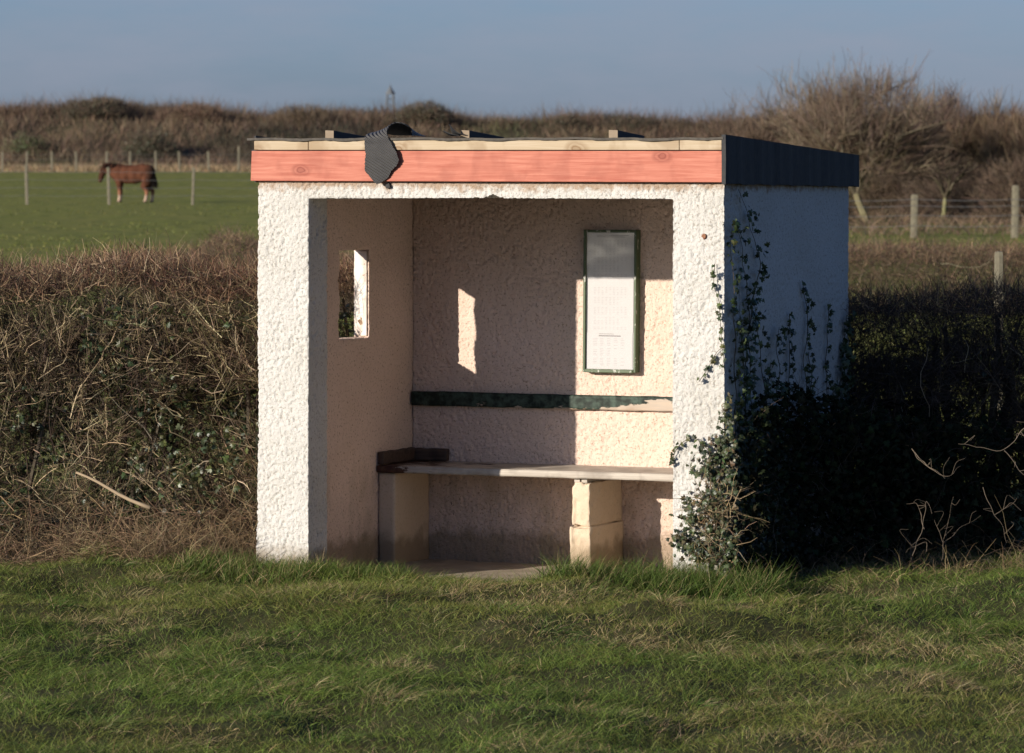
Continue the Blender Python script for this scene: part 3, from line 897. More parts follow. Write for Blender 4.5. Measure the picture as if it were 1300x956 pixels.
# dry stalks and dead bramble along the foot of the hedges
def stalks(x0, x1, y0, y1, n, hmin, hmax, spread=.5, cols=((.30, .22, .12), (.22, .15, .085), (.14, .10, .06)), sag=.35):
    x = rng.uniform(x0, x1, n); y = rng.uniform(y0, y1, n)
    P = np.stack([x, y, ground(x, y) - .01], 1)
    D = rng.normal(size=(n, 3)) * spread; D[:, 2] = 1
    cc = np.array(cols)[rng.integers(0, len(cols), n)]
    return tubes(P, D, rng.uniform(hmin, hmax, n), rng.uniform(.0010, .0024, n), 4, .22, cc, .2, .3, sag)
g1 = stalks(-3.6, -1.28, 23.45, 23.95, 2200, .12, .42, cols=((.40, .31, .18), (.28, .20, .12), (.16, .11, .07)))
g2 = stalks(-1.9, -1.25, 23.1, 23.7, 1300, .10, .36)
P = np.stack([rng.uniform(-3.4, -1.3, 5200), rng.uniform(23.1, 23.9, 5200), np.zeros(5200)], 1)
P[:, 2] = ground(P[:, 0], P[:, 1]) + rng.uniform(0, .36, 5200) * sstep(23.15, 23.8, P[:, 1]) * (.3 + 1.1 * n2(P[:, 0], P[:, 1], .4, 88))
D = rand_dir(5200, -.1); D[:, 2] *= .6
g3 = tubes(P, D, rng.uniform(.10, .30, 5200), rng.uniform(.0009, .002, 5200), 3, .3, np.array([(.32, .235, .13), (.19, .12, .07), (.13, .09, .055)])[rng.integers(0, 3, 5200)], .2, .4, .15)
v, f, c = cat_geo([g1, g2, g3])
tag(link('dead_undergrowth', mesh_np('dead_undergrowth', v, f, M['dry'], c)), kind='stuff', label='straw coloured dead stalks matted along the foot of the brown hedge left of the shelter', cat='undergrowth')
g1 = stalks(1.05, 4.2, 22.55, 23.0, 1500, .07, .24, .45)
g2 = stalks(1.1, 4.0, 22.8, 23.8, 700, .12, .5, .5, ((.16, .12, .08), (.10, .08, .05)))
v, f, c = cat_geo([g1, g2])
tag(link('dead_undergrowth', mesh_np('dead_undergrowth', v, f, M['dry'], c)), kind='stuff', label='short pale dead stalks at the edge of the dark hedge right of the shelter', cat='undergrowth')

# ------------------------------------------------------------------ hedges
def hedge(name, label, X0, X1, Y0, Y1, ztop, n_twig, n_top, n_leaf, n_stem, n_branch, gap=0.0, group=None, top_wave=.05, slant=0.0, leafcol=(.045, .060, .022), scale=1.0, stemr=.018, zlow=.0, cols=None, leaf_z=1.1, inner=None, lsize=(.020, .038), gapwl=.22, fork=False):
    zg = float(ground(np.array([(X0 + X1) / 2]), np.array([(Y0 + Y1) / 2]))[0])
    t = thing(name, label, 'hedge', ((X0 + X1) / 2, (Y0 + Y1) / 2, zg), group)
    cols = np.array(cols if cols is not None else [(.105, .058, .036), (.15, .095, .055), (.075, .048, .032), (.22, .16, .095), (.10, .085, .045)])
    def topz(x): return ztop(x) if callable(ztop) else ztop + top_wave * (n2(x, np.zeros_like(x), .5 * scale, 71) - .5) * 2
    def off(x): return slant * (x - X0)
    def skip(P):
        if inner is None: return np.ones(len(P), bool)
        return inner(P)
    # stems
    st = []
    for i in range(n_stem):
        x = random.uniform(X0, X1); y = random.uniform(Y0 + .2 * (Y1 - Y0), Y0 + .8 * (Y1 - Y0)) + off(x)
        if not skip(np.array([[x, y, .5]]))[0]: continue
        h = float(topz(np.array([x]))[0]) * random.uniform(.75, .95)
        pts = [[x, y, zg - .05]]
        k = 6
        for j in range(1, k + 1):
            pts.append([pts[-1][0] + random.uniform(-.07, .07) * scale, pts[-1][1] + random.uniform(-.05, .05) * scale, zg - .05 + h * j / k])
        st.append((pts, np.linspace(stemr, stemr * .35, k + 1) * random.uniform(.6, 1.3)))
    for q_ in st:
        v, f, c = pipes([q_], 6, .15, (.085, .070, .050)); part('stem', t, v, f, M['bark'], c)
    # branches: long, crossing, paler
    def away0(P, D):
        if inner is not None:
            k = P[:, 0] > -1.9
            D[k, 0] = -np.abs(D[k, 0]) - .3
        return D
    x = rng.uniform(X0, X1, n_branch)
    P = np.stack([x, rng.uniform(Y0 - .03, Y1, n_branch) + off(x), zg + rng.uniform(.1, .95, n_branch) * topz(x)], 1)
    P = P[skip(P)]
    P = P[P[:, 2] < zg + .78 * topz(P[:, 0])]
    D = away0(P, rand_dir(len(P), .35))
    g0 = tubes(P, D, rng.uniform(.15, .50, len(P)) * scale, rng.uniform(.0016, .0042, len(P)) * scale, 6, .32, np.array([(.17, .13, .08), (.25, .20, .13), (.11, .09, .06)])[rng.integers(0, 3, len(P))], .2, .35)
    # fine twigs through the volume
    def away(P, D):
        if inner is not None:
            k = P[:, 0] > -1.75
            D[k, 0] = -np.abs(D[k, 0]) - .2
        return D
    x = rng.uniform(X0, X1, n_twig); zz = zg + (zlow + (1 - zlow) * rng.random(n_twig) ** .85) * topz(x)
    P = np.stack([x, Y0 + (Y1 - Y0) * rng.random(n_twig) ** 1.3 + off(x) + .05 * n2(x, zz, .3, 72), zz], 1)
    P = P[skip(P)]
    if gap:
        keep = vnoise(P, gapwl * scale, 73) > gap * (1 - sstep(.70, .95, (P[:, 2] - zg) / (ztop(0) if callable(ztop) else ztop)))
        P = P[keep]
    n = len(P)
    D = away(P, rand_dir(n, .45))
    if fork:
        m_ = int(n * .45)
        ga = tubes(P[m_:], D[m_:], rng.uniform(.06, .20, n - m_) * scale, rng.uniform(.0009, .0021, n - m_) * scale, 3, .26, cols[rng.integers(0, len(cols), n - m_)], .25, .4)
        q_ = m_ // 4
        Ds = rand_dir(q_, .9)
        hi_ = P[:q_, 2] > zg + .80 * topz(P[:q_, 0]); P[:q_, 2][hi_] *= .72
        if inner is not None:
            kx = P[:q_, 0] > -1.85; Ds[kx, 0] = -np.abs(Ds[kx, 0]) - .2
        gb = sprigs(P[:q_], Ds, rng.uniform(.12, .34, q_) * scale, rng.uniform(.0016, .0032, q_) * scale, cols[rng.integers(0, len(cols), q_)], 6, .18, .25)
        g1 = cat_geo([ga, gb])
    else:
        g1 = tubes(P, D, rng.uniform(.06, .22, n) * scale, rng.uniform(.0009, .0023, n) * scale, 4, .36, cols[rng.integers(0, len(cols), n)], .22, .4)
    # clipped tips on top
    x = rng.uniform(X0, X1, n_top)
    P = np.stack([x, rng.uniform(Y0, Y1, n_top) + off(x), zg + topz(x) - rng.uniform(.0, .16, n_top) * scale], 1)
    P = P[skip(P)]; n = len(P)
    D = rand_dir(n, 1.3)
    g2 = tubes(P, D, rng.uniform(.05, .14, n) * scale, rng.uniform(.0010, .0019, n) * scale, 2, .25, np.array([(.16, .085, .052), (.30, .20, .12), (.07, .038, .028)])[rng.integers(0, 3, n)], .2, .5)
    v, f, c = cat_geo([g0, g1, g2]); part('twigs', t, v, f, M['twig'], c)
    if n_leaf:
        x = rng.uniform(X0, X1, n_leaf)
        P = np.stack([x, Y0 + (Y1 - Y0) * rng.random(n_leaf) + off(x), zg + rng.random(n_leaf) * topz(x) * leaf_z], 1)
        P = P[(vnoise(P, .26, 75) > .50) & skip(P)]; n = len(P)
        N = rng.normal(size=(n, 3)) + np.array([-.3, -.8, .5])
        v, f, c = leaves(P, N, rng.uniform(*lsize, n), np.array([leafcol, (.065, .075, .028), (.03, .045, .02)])[rng.integers(0, 3, n)])
        part('leaves', t, v, f, M['leaf'], c)
    return t
def clear_of_shelter(P):
    d, bx, by = dist_shelter(P[:, 0], P[:, 1]); return ~((bx > -2.60) & (bx < .05) & (by < 1.80)) & ~((bx > -2.80) & (by < .40))
hedge('hedge', 'brown bare clipped hedge in sunlight left of the shelter', -4.3, -.55, 23.85, 24.9, 1.50, 76000, 15000, 24000, 26, 1500, group=None, inner=clear_of_shelter, leaf_z=.85, gap=.46, fork=True,
      cols=[(.045, .030, .020), (.065, .045, .028), (.10, .068, .042), (.055, .034, .026), (.30, .225, .13), (.12, .10, .045), (.42, .33, .20)])
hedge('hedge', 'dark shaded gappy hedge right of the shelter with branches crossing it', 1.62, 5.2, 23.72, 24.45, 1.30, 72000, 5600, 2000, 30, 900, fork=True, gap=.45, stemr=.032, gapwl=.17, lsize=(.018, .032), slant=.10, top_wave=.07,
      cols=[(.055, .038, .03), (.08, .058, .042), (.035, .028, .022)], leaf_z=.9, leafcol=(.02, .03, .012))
hedge('hedge', 'second brown hedge across the field, above and behind the dark right hedge', -4.9, 14.0, 59, 61, lambda x: .74 + .26 * np.exp(-((x + 3.65) / .42) ** 2) + .10 * sstep(2, 5, x) + .14 * (n2(x, np.zeros_like(x), 1.6, 78) - .5), 52000, 12000, 0, 36, 700, gap=.22, scale=1.6, stemr=.03,
      cols=[(.12, .075, .05), (.17, .12, .075), (.08, .055, .04)])

# fallen stick in front of the left hedge
a, b = at(97, 600, 23.55), at(191, 646, 23.35)
pts = [a + (b - a) * t + np.array([0, 0, .006 * math.sin(t * 7)]) for t in np.linspace(0, 1, 8)]
v, f = pipe(pts, np.linspace(.006, .010, 8), 8, .15)
stick = link('fallen_branch', mesh_np('fallen_branch', v - a, f, M['bark'], np.tile((.30, .23, .15), (len(v), 1)), True)); stick.location = Vector(a)
tag(stick, 'pale straight broken branch lying slanted against the left hedge', 'branch')

# ------------------------------------------------------------------ ivy and bramble on the shelter
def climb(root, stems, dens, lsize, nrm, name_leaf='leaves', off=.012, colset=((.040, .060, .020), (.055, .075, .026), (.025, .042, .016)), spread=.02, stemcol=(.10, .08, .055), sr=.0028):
    sg = []; LP = []; LN = []
    for pts, k in stems:
        c = catmull(pts, 8)
        c = c + np.array([(mnoise.noise(Vector(p * 9)) * .012) for p in c])[:, None] * np.array([1, 1, .3])
        sg.append((c, np.linspace(sr * k, sr * .45, len(c))))
        seg = np.linalg.norm(np.diff(c, axis=0), axis=1); tot = seg.sum(); n = max(3, int(tot * dens * k))
        s = np.sort(rng.uniform(0, tot, n)); cum = np.concatenate([[0], np.cumsum(seg)])
        for d in range(3): pass
        p = np.stack([np.interp(s, cum, c[:, d]) for d in range(3)], 1)
        p = p + rng.normal(size=(n, 3)) * spread * k ** .5; 
        LP.append(p); LN.append(np.tile(nrm, (n, 1)) + rng.normal(size=(n, 3)) * .55)
    v, f, c = pipes(sg, 5, .1, stemcol); part('stem', root, v, f, M['bark'], c)
    LP = np.concatenate(LP); LN = np.concatenate(LN); n = len(LP)
    axisn = np.array(nrm, float)
    LP = LP + axisn[None] * (np.abs(rng.normal(size=(n, 1))) * .012 + off)
    v, f, c = leaves(LP, LN, rng.uniform(lsize[0], lsize[1], n), np.array(colset)[rng.integers(0, len(colset), n)])
    part(name_leaf, root, v, f, M['leaf'], c)
S = on_side
# big climber round the corner
ivy = thing_b('ivy', 'large ivy climbing the right front corner of the shelter, its main growth reaching the roof', 'ivy', (.03, .0, -.02))
side_st = [([S(936, 700, .02), S(940, 560, .02), S(948, 440, .02), S(956, 380, .02), S(964, 335, .02), S(957, 300, .02), S(950, 272, .02)], 1.25),
           ([S(950, 275, .015), S(945, 258, .015), S(938, 240, .015)], .45),
           ([S(930, 690, .02), S(934, 560, .02), S(934, 470, .02), S(931, 400, .02), S(930, 345, .02), S(929, 285, .015)], 1.2),
           ([S(960, 690, .03), S(958, 560, .03), S(951, 450, .03), S(950, 380, .02), S(943, 330, .02), S(936, 290, .015)], 1.1),
           ([S(975, 690, .04), S(975, 560, .04), S(968, 480, .03), S(962, 420, .02), S(957, 370, .02)], 1.1),
           ([S(990, 690, .05), S(985, 560, .05), S(990, 480, .04), S(985, 440, .03), S(990, 415, .02)], 1.0),
           ([S(945, 690, .03), S(948, 520, .03), S(942, 440, .03), S(945, 400, .02)], 1.5),
           ([S(965, 690, .05), S(962, 580, .05), S(972, 500, .04), S(978, 460, .03)], 1.5)]
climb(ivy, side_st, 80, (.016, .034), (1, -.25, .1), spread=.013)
front_st = [([PF(926, 710, -.03), PF(915, 640, -.03), PF(905, 590, -.02), PF(893, 562, -.015), PF(878, 556, -.012), PF(862, 566, -.012), PF(850, 590, -.012)], .55),
            ([PF(919, 470, -.012), PF(914, 398, -.012), PF(909, 375, -.012), PF(907, 335, -.012)], .40),
            ([PF(920, 440, -.012), PF(908, 448, -.012), PF(898, 466, -.012), PF(888, 484, -.012)], .35)]
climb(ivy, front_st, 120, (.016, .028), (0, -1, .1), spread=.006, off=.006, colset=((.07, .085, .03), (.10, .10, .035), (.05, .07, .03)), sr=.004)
# sunlit leaf mass on the pier
P = []
KF = .62
cl = [(900, 585, 20, 20, 150), (918, 560, 14, 25, 150), (908, 610, 18, 22, 160), (900, 640, 20, 18, 150), (880, 660, 16, 14, 110), (866, 684, 12, 14, 110), (888, 698, 22, 16, 260), (912, 674, 18, 30, 320), (908, 706, 22, 12, 200), (926, 600, 10, 60, 240), (926, 690, 16, 22, 180), (925, 530, 7, 26, 60), (870, 640, 7, 9, 22)]
for (a, b, sx, sy, k) in cl:
    k = int(k * KF)
    aa = rng.normal(a, sx * .55, k); bb = rng.normal(b, sy * .55, k)
    for q in range(k): P.append(PF(min(aa[q], 934), bb[q], -abs(random.gauss(.03, .035)) - .008))
P = np.array(P); n = len(P)
N = np.tile((-.1, -1, .35), (n, 1)) + rng.normal(size=(n, 3)) * .6
v, f, c = leaves(P, N, rng.uniform(.013, .030, n), np.array([(.045, .062, .026), (.065, .080, .034), (.028, .042, .018), (.085, .070, .035)])[rng.integers(0, 4, n)])
part('leaves', ivy, v, f, M['leaf'], c)
nf_ = 1500
P = np.stack([rng.uniform(.015, .09, nf_), rng.uniform(-.02, 1.0, nf_), rng.random(nf_) * .75], 1)
v, f, c = leaves(P, rng.normal(size=(nf_, 3)) + np.array([1.2, -.5, .3]), rng.uniform(.02, .038, nf_), np.array([(.020, .030, .012), (.030, .040, .016)])[rng.integers(0, 2, nf_)])  # darker leaf colours carry the shade on this side of the ivy
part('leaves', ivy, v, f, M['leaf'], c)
P = np.array([PF(random.uniform(885, 930), random.uniform(610, 715), -random.uniform(.01, .09)) for _ in range(260)])
v, f, c = tubes(P, rand_dir(260, .3), rng.uniform(.06, .25, 260), rng.uniform(.001, .0028, 260), 4, .3, np.array([(.30, .22, .13), (.20, .14, .08)])[rng.integers(0, 2, 260)], .2)
part('twigs', ivy, v, f, M['twig'], c)
# slim shoots up the shaded wall
shoots = [([S(1021, 500, .012), S(1022, 440, .012), S(1025, 392, .012), S(1018, 356, .012)], 'taller wavy ivy shoot in the middle of the shaded wall'),
          ([S(1003, 500, .012), S(1002, 450, .012), S(1003, 398, .012)], 'short straight ivy shoot next to the big climber'),
          ([S(1049, 500, .012), S(1050, 440, .012), S(1051, 386, .012)], 'straight ivy shoot towards the back of the shaded wall'),
          ([S(1031, 500, .012), S(1030, 475, .012), S(1028, 446, .012)], 'shortest ivy shoot low on the shaded wall')]
for pts, lab in shoots:
    t = thing_b('ivy_shoot', lab, 'ivy', pts[0], 'ivy shoots climbing the shaded wall')
    climb(t, [(pts, .55)], 150, (.014, .030), (1, -.2, .1), spread=.008, off=.006, sr=.004)
t = thing_b('ivy', 'ivy covering the back right corner of the shelter', 'ivy', tuple(S(1074, 500, .01)))
climb(t, [([S(1068, 520, .01), S(1071, 460, .01), S(1074, 400, .01)], .9), ([S(1060, 520, .02), S(1066, 480, .02), S(1073, 440, .02)], .8)], 160, (.02, .04), (1, -.2, .1), spread=.018)

# bramble and ivy thicket in the shade beside the wall
tk = thing_b('bramble_bush', 'dense dark bramble and ivy thicket against the shaded side wall', 'bush', (.6, .9, 0))
n = 20000
bx = .02 + 1.35 * rng.random(n) ** 1.15; by = rng.uniform(.02, 2.2, n)
hz_ = (.88 - .22 * bx + .22 * (n2(bx, by, .35, 81) - .5)) * sstep(-.02, .5, by + .25)
P = np.stack([bx, by, rng.random(n) ** .7 * hz_], 1)
wv = W(P); keep = (wv[:, 1] > 22.26 + (wv[:, 0] - 1.016) * .80 + .12 * n2(wv[:, 0], P[:, 2], .2, 83)) | (bx < .16); P = P[keep]; n = len(P)
v, f, c = leaves(P, rng.normal(size=(n, 3)) + np.array([.2, -.6, .5]), rng.uniform(.022, .040, n), np.array([(.014, .020, .009), (.020, .027, .011), (.022, .020, .010)])[rng.integers(0, 3, n)])  # leaf colours darkened to deepen the shade of the thicket
part('leaves', tk, v, f, M['bark'], c)
P = P[rng.integers(0, n, 1300)]
v, f, c = tubes(P, rand_dir(1300, .4), rng.uniform(.05, .20, 1300), rng.uniform(.001, .0022, 1300), 4, .3, np.array([(.06, .04, .03), (.09, .07, .045)])[rng.integers(0, 2, 1300)], .2)
part('stem', tk, v, f, M['twig'], c)
# dead stems that lean out into the sun
def dead_stem(label, lst, r=.0035, col=(.14, .11, .08)):
    r = r * .48
    base = np.array(lst[0][0]); t = thing('dead_stem', label, 'stem', base, 'bare stems leaning out of the dark hedge')
    sg = []
    for pts in lst:
        c = catmull(pts, 6)
        c = c + np.array([(mnoise.noise(Vector(p * 14)) * .014, 0, mnoise.noise(Vector(p * 14 + 5)) * .014) for p in c])
        sg.append((c, np.linspace(r, r * .4, len(c))))
        for _ in range(2):
            p0 = c[random.randrange(2, len(c))]; e1 = p0 + np.array([random.uniform(-.07, .07), random.uniform(-.03, .03), random.uniform(-.01, .07)])
            e2 = e1 + np.array([random.uniform(-.05, .05), 0, random.uniform(-.03, .05)])
            sg.append((catmull([p0, e1, e2], 4), np.linspace(r * .55, r * .3, 9)))
    v, f, c = pipes(sg, 5, .15, col); part('twigs', t, v, f, M['twig'], c)
q = lambda px, py, Y=22.75: at(px, py, Y)
dead_stem('forked pale stem with a hooked top, rising from the verge before the dark hedge',
          [[q(1158, 706, 22.6), q(1168, 680, 22.65), q(1174, 650, 22.65), q(1176, 636, 22.65), q(1183, 652, 22.6)], [q(1172, 672, 22.65), q(1167, 650, 22.7), q(1163, 638, 22.7), q(1150, 640, 22.7)], [q(1175, 700, 22.6), q(1176, 690, 22.6), q(1160, 694, 22.6), q(1156, 690, 22.6)]])
dead_stem('thin arching twig low in the dark hedge, running down to a loop',
          [[q(1157, 570, 22.85), q(1170, 585, 22.75), q(1186, 598, 22.7), q(1198, 607, 22.7)], [q(1158, 572, 22.85), q(1180, 594, 22.75), q(1194, 604, 22.7), q(1208, 603, 22.7), q(1220, 593, 22.75)]], .004)
dead_stem('long wiry branch reaching in from the right above the verge',
          [[q(1320, 530, 22.8), q(1296, 548, 22.85), q(1275, 570, 22.85), q(1245, 568, 22.85), q(1215, 562, 22.85)], [q(1296, 548, 22.85), q(1310, 560, 22.85), q(1325, 565, 22.8)], [q(1275, 572, 22.85), q(1290, 592, 22.85), q(1305, 608, 22.85)]], .0045)
dead_stem('upright whippy stem with two side shoots at the far right of the verge',
          [[q(1195, 712, 22.7), q(1200, 685, 22.75), q(1206, 655, 22.8), q(1210, 632, 22.8)], [q(1200, 690, 22.75), q(1222, 668, 22.8), q(1245, 655, 22.85)], [q(1199, 690, 22.75), q(1192, 672, 22.75), q(1185, 660, 22.8)]], .003)
dead_stem('knotted bent twig hanging among the shadows near the right edge',
          [[q(1249, 618, 22.95), q(1258, 646, 22.95), q(1270, 660, 22.95), q(1279, 690, 22.95)], [q(1262, 652, 22.95), q(1274, 646, 22.95), q(1284, 640, 22.95), q(1296, 648, 22.95)]], .004)
dead_stem('crooked dry stem beside the ivy at the foot of the shaded wall',
          [[q(985, 705, 22.42), q(984, 660, 22.45), q(990, 634, 22.45), q(975, 626, 22.45), q(968, 632, 22.45)], [q(938, 720, 22.3), q(932, 690, 22.3), q(937, 640, 22.3), q(934, 615, 22.3), q(928, 606, 22.3)]], .004)

# ------------------------------------------------------------------ fences
def post_mesh(w, h, seed):
    v, f = rough_box(-w / 2, w / 2, -w / 2, w / 2, -.15, h, max(w / 3, .03), w * .05, .15, seed, 1)
    return v, f
def fence(label, posts, w, wires, matp='post'):
    """posts: list of (x, y, h); wires: heights"""
    x0, y0, _ = posts[0]
    t = thing('fence', label, 'fence', (x0, y0, float(ground(np.array([x0]), np.array([y0]))[0])))
    tops = []
    for i, (x, y, h) in enumerate(posts):
        zg = float(ground(np.array([x]), np.array([y]))[0])
        v, f = post_mesh(w * random.uniform(.9, 1.1), h, i)
        ang = random.uniform(-.04, .04); v = v.copy(); v[:, 0] += v[:, 2] * ang
        part('post', t, v + np.array([x, y, zg]), f, M[matp])
        tops.append((x, y, zg))
    for hgt in wires:
        pts = []
        for (a, b) in zip(tops[:-1], tops[1:]):
            for s in np.linspace(0, 1, 6, endpoint=False):
                pts.append([a[0] + (b[0] - a[0]) * s, a[1] + (b[1] - a[1]) * s - w / 2 - .01, a[2] + (b[2] - a[2]) * s + hgt - .03 * math.sin(math.pi * s)])
        pts.append([tops[-1][0], tops[-1][1] - w / 2 - .01, tops[-1][2] + hgt])
        v, f = pipe(pts, .006, 4); part('wire', t, v, f, M['wire'])
    return t
YH = 176.0
pxn = [-176, -70, 34.5, 138.5, 244.5, 350, 455, 560]
fence('wooden post and wire fence crossing the field in front of the horse', [((p - 650) / F * YH, YH, 1.42 + (.06 if p == 34.5 else 0)) for p in pxn], .115, (.35, .65, .95, 1.25))
YF = 322.0
pxf = [-120, -90, -59, -28, 3, 34, 66, 97, 135, 165, 198, 228, 265, 303, 335, 368, 402, 436]
fence('far post and wire fence along the foot of the scrubby bank', [((p - 650) / F * YF, YF, 1.42 + (.35 if p == 303 else 0)) for p in pxf], .14, (.5, .9, 1.2), 'post')
YR = 112.0
pxr = [1040, 1100, 1160, 1224, 1288, 1352, 1420]
fence('weathered post and wire fence in front of the bare trees on the right', [((p - 650) / F * YR, YR, 1.05 if p != 1288 else 1.27) for p in pxr if p not in (1100, 1224)], .17, (.3, .55, .78, .93), 'post')
xp = (1268 - 650) / F * 31
t = thing('fence_post', 'single lichen grey post standing behind the dark right hedge', 'post', (xp, 31, float(ground(np.array([xp]), np.array([31.0]))[0])))
v, f = post_mesh(.06, 1.42, 99); part('post', t, v + BASE[t.name], f, M['post'])

# ------------------------------------------------------------------ far grass, scrub
n = 26000
y = rng.uniform(318, 346, n); x = rng.uniform(-52, 30, n)
P = np.stack([x, y, ground(x, y)], 1); D = rng.normal(size=(n, 3)) * .35; D[:, 2] = 1
v, f, c = blades(P, D, rng.uniform(.35, .85, n) * sstep(316, 326, y), .05, 2, .4, np.array([(.38, .28, .165), (.30, .21, .12), (.20, .15, .08)])[rng.integers(0, 3, n)], .2)
tag(link('dry_grass', mesh_np('dry_grass', v, f, M['dry'], c)), kind='stuff', label='band of tall dry tan grass below the far bank', cat='grass')
n = 30000
y = 95 + 225 * rng.random(n) ** 1.4; x = rng.uniform(-1, 1, n) * y * .16 - .01 * y
P = np.stack([x, y, ground(x, y) - .01], 1)
k = n2(x, y, 6.0, 91) > .40; P = P[k]; n = len(P)
D = rng.normal(size=(n, 3)) * .5; D[:, 2] = 1
gA = blades(P, D, rng.uniform(.04, .11, n), .030, 2, .5, np.array([(.13, .15, .032), (.18, .19, .045), (.21, .20, .065)])[rng.integers(0, 3, n)], .12)
n = 26000
x = rng.uniform(1.2, 9, n); y = rng.uniform(25.2, 56, n)
P = np.stack([x, y, ground(x, y) - .01], 1); D = rng.normal(size=(n, 3)) * .5; D[:, 2] = 1
gB = blades(P, D, rng.uniform(.08, .20, n), .016, 2, .5, np.array([(.12, .145, .035), (.16, .165, .05), (.21, .20, .08)])[rng.integers(0, 3, n)], .2)
v, f, c = cat_geo([gA, gB])
tag(link('field_grass', mesh_np('field_grass', v, f, M['grass'], c)), kind='stuff', label='grazed green pasture tufts in the field behind the hedges', cat='grass')

def scrub_band(n, x0, x1, y0, y1, hmin, hmax, w, pal, seed, wl=9.0):
    y = rng.uniform(y0, y1, n); x = rng.uniform(x0, x1, n)
    P = np.stack([x, y, ground(x, y) - .1], 1)
    D = rng.normal(size=(n, 3)) * .38; D[:, 2] = 1
    pal = np.array(pal)
    a = n2(x, y, wl, seed); b = n2(x, y, wl * .35, seed + 1)
    key = np.clip(((a * .6 + b * .4) - .25) / .5, 0, .999)
    i = np.clip((key * len(pal) + rng.normal(size=n) * .55).astype(int), 0, len(pal) - 1)
    L = rng.uniform(hmin, hmax, n) * (.6 + .9 * b)
    return blades(P, D, L, w, 2, .25, pal[i], .22)
PAL = [(.085, .085, .042), (.115, .082, .052), (.185, .135, .085), (.155, .105, .070), (.125, .085, .060), (.065, .055, .038)]
g1 = scrub_band(70000, -62, 52, 345, 384, .5, 1.25, .06, PAL, 101)
g2 = scrub_band(14000, -62, 52, 366, 380, .9, 2.0, .035, PAL[3:5], 103)
v, f, c = cat_geo([g1, g2])
tag(link('bank_scrub', mesh_np('bank_scrub', v, f, M['dry'], c)), kind='stuff', label='brown heath scrub and dead bracken covering the far bank', cat='scrub')

def shrub(label, px, Y, ptop, wpx, n=2600, pal=((.10, .07, .05), (.14, .10, .065), (.07, .06, .04)), r=.02, leafy=0, group=None, name='shrub', cat='bush', leafcol=(.045, .055, .025), zb=None):
    X = (px - 650) / F * Y
    zg = float(ground(np.array([X]), np.array([Y]))[0]) if zb is None else zb
    H = EYE + (HZ - ptop) * Y / F - zg; Wd = wpx / F * Y / 2
    t = thing(name, label, cat, (X, Y, zg), group)
    s = []
    for i in range(9):
        a = random.uniform(0, 6.28); pts = [[X, Y, zg - .05]]
        tgt = np.array([math.cos(a) * Wd * .6, math.sin(a) * Wd * .5, H * random.uniform(.5, .8)])
        for j in range(1, 5): pts.append(list(np.array([X, Y, zg]) + tgt * (j / 4) ** .9 + rng.normal(size=3) * .04 * H))
        s.append((pts, np.linspace(r * 1.6, r * .5, 5)))
    v, f, c = pipes(s, 5, .1, (.09, .075, .05)); part('stem', t, v, f, M['bark'], c)
    u = rand_dir(n, .5); u[:, 2] = np.abs(u[:, 2])
    rr = rng.random((n, 1)) ** .45
    lump = .72 + .5 * vnoise(u + np.array([px, Y, 0]), .55, 7)[:, None]
    P = np.array([X, Y, zg + .03 * H]) + u * rr * lump * np.array([Wd, Wd * .8, H * .86])
    D = u * .8 + rand_dir(n, .6) * .8
    pal = np.array(pal)
    v, f, c = tubes(P, D, rng.uniform(.10, .30, n) * H, rng.uniform(.3, .8, n) * r, 3, .25, pal[rng.integers(0, len(pal), n)], .25)
    part('twigs', t, v, f, M['twig'], c)
    if leafy:
        i = rng.integers(0, n, leafy); P2 = P[i] + rng.normal(size=(leafy, 3)) * .08 * H
        v, f, c = leaves(P2, rng.normal(size=(leafy, 3)) + np.array([-.5, -.5, .6]), rng.uniform(.06, .12, leafy) * H ** .5, leafcol, OVAL)
        part('leaves', t, v, f, M['leaf'], c)
    return t
GB = 'bushes on the far bank'
shrub('largest dark rounded bush on the crest of the far bank, above the horse', 124, 366, 120, 95, 3000, leafy=1500, r=.035, group=GB)
shrub('low dark olive bush on the bank slope just right of the horse', 192, 352, 160, 80, 2000, leafy=1800, r=.03, group=GB, leafcol=(.05, .065, .03))
shrub('low bright green bush at the left edge of the bank', 35, 352, 168, 62, 1200, leafy=2200, r=.03, group=GB, leafcol=(.09, .12, .04))
shrub('reddish brown bush on the crest between the horse and the shelter', 245, 366, 130, 100, 2600, pal=((.15, .09, .06), (.12, .075, .05), (.17, .12, .08)), r=.035, group=GB)
shrub('dark green bush on the skyline behind the curled felt strip', 540, 366, 128, 85, 2600, leafy=2000, r=.035, group=GB)
shrub('brown bush on the skyline above the left end of the shelter roof', 385, 366, 132, 90, 2200, pal=((.14, .10, .065), (.11, .08, .05)), r=.035, group=GB)
shrub('dull green low bush on the slope behind the left end of the roof', 432, 352, 158, 50, 900, leafy=900, r=.03, group=GB, leafcol=(.06, .075, .035))
shrub('small dark bush on the skyline behind the middle of the roof', 722, 366, 142, 56, 1600, leafy=900, r=.035, group=GB)
shrub('dark bush on the skyline behind the right part of the roof', 800, 366, 145, 90, 2000, leafy=1000, r=.035, group=GB)
shrub('pale brown low bush on the skyline left of the bare trees', 862, 366, 148, 60, 1300, r=.035, group=GB)

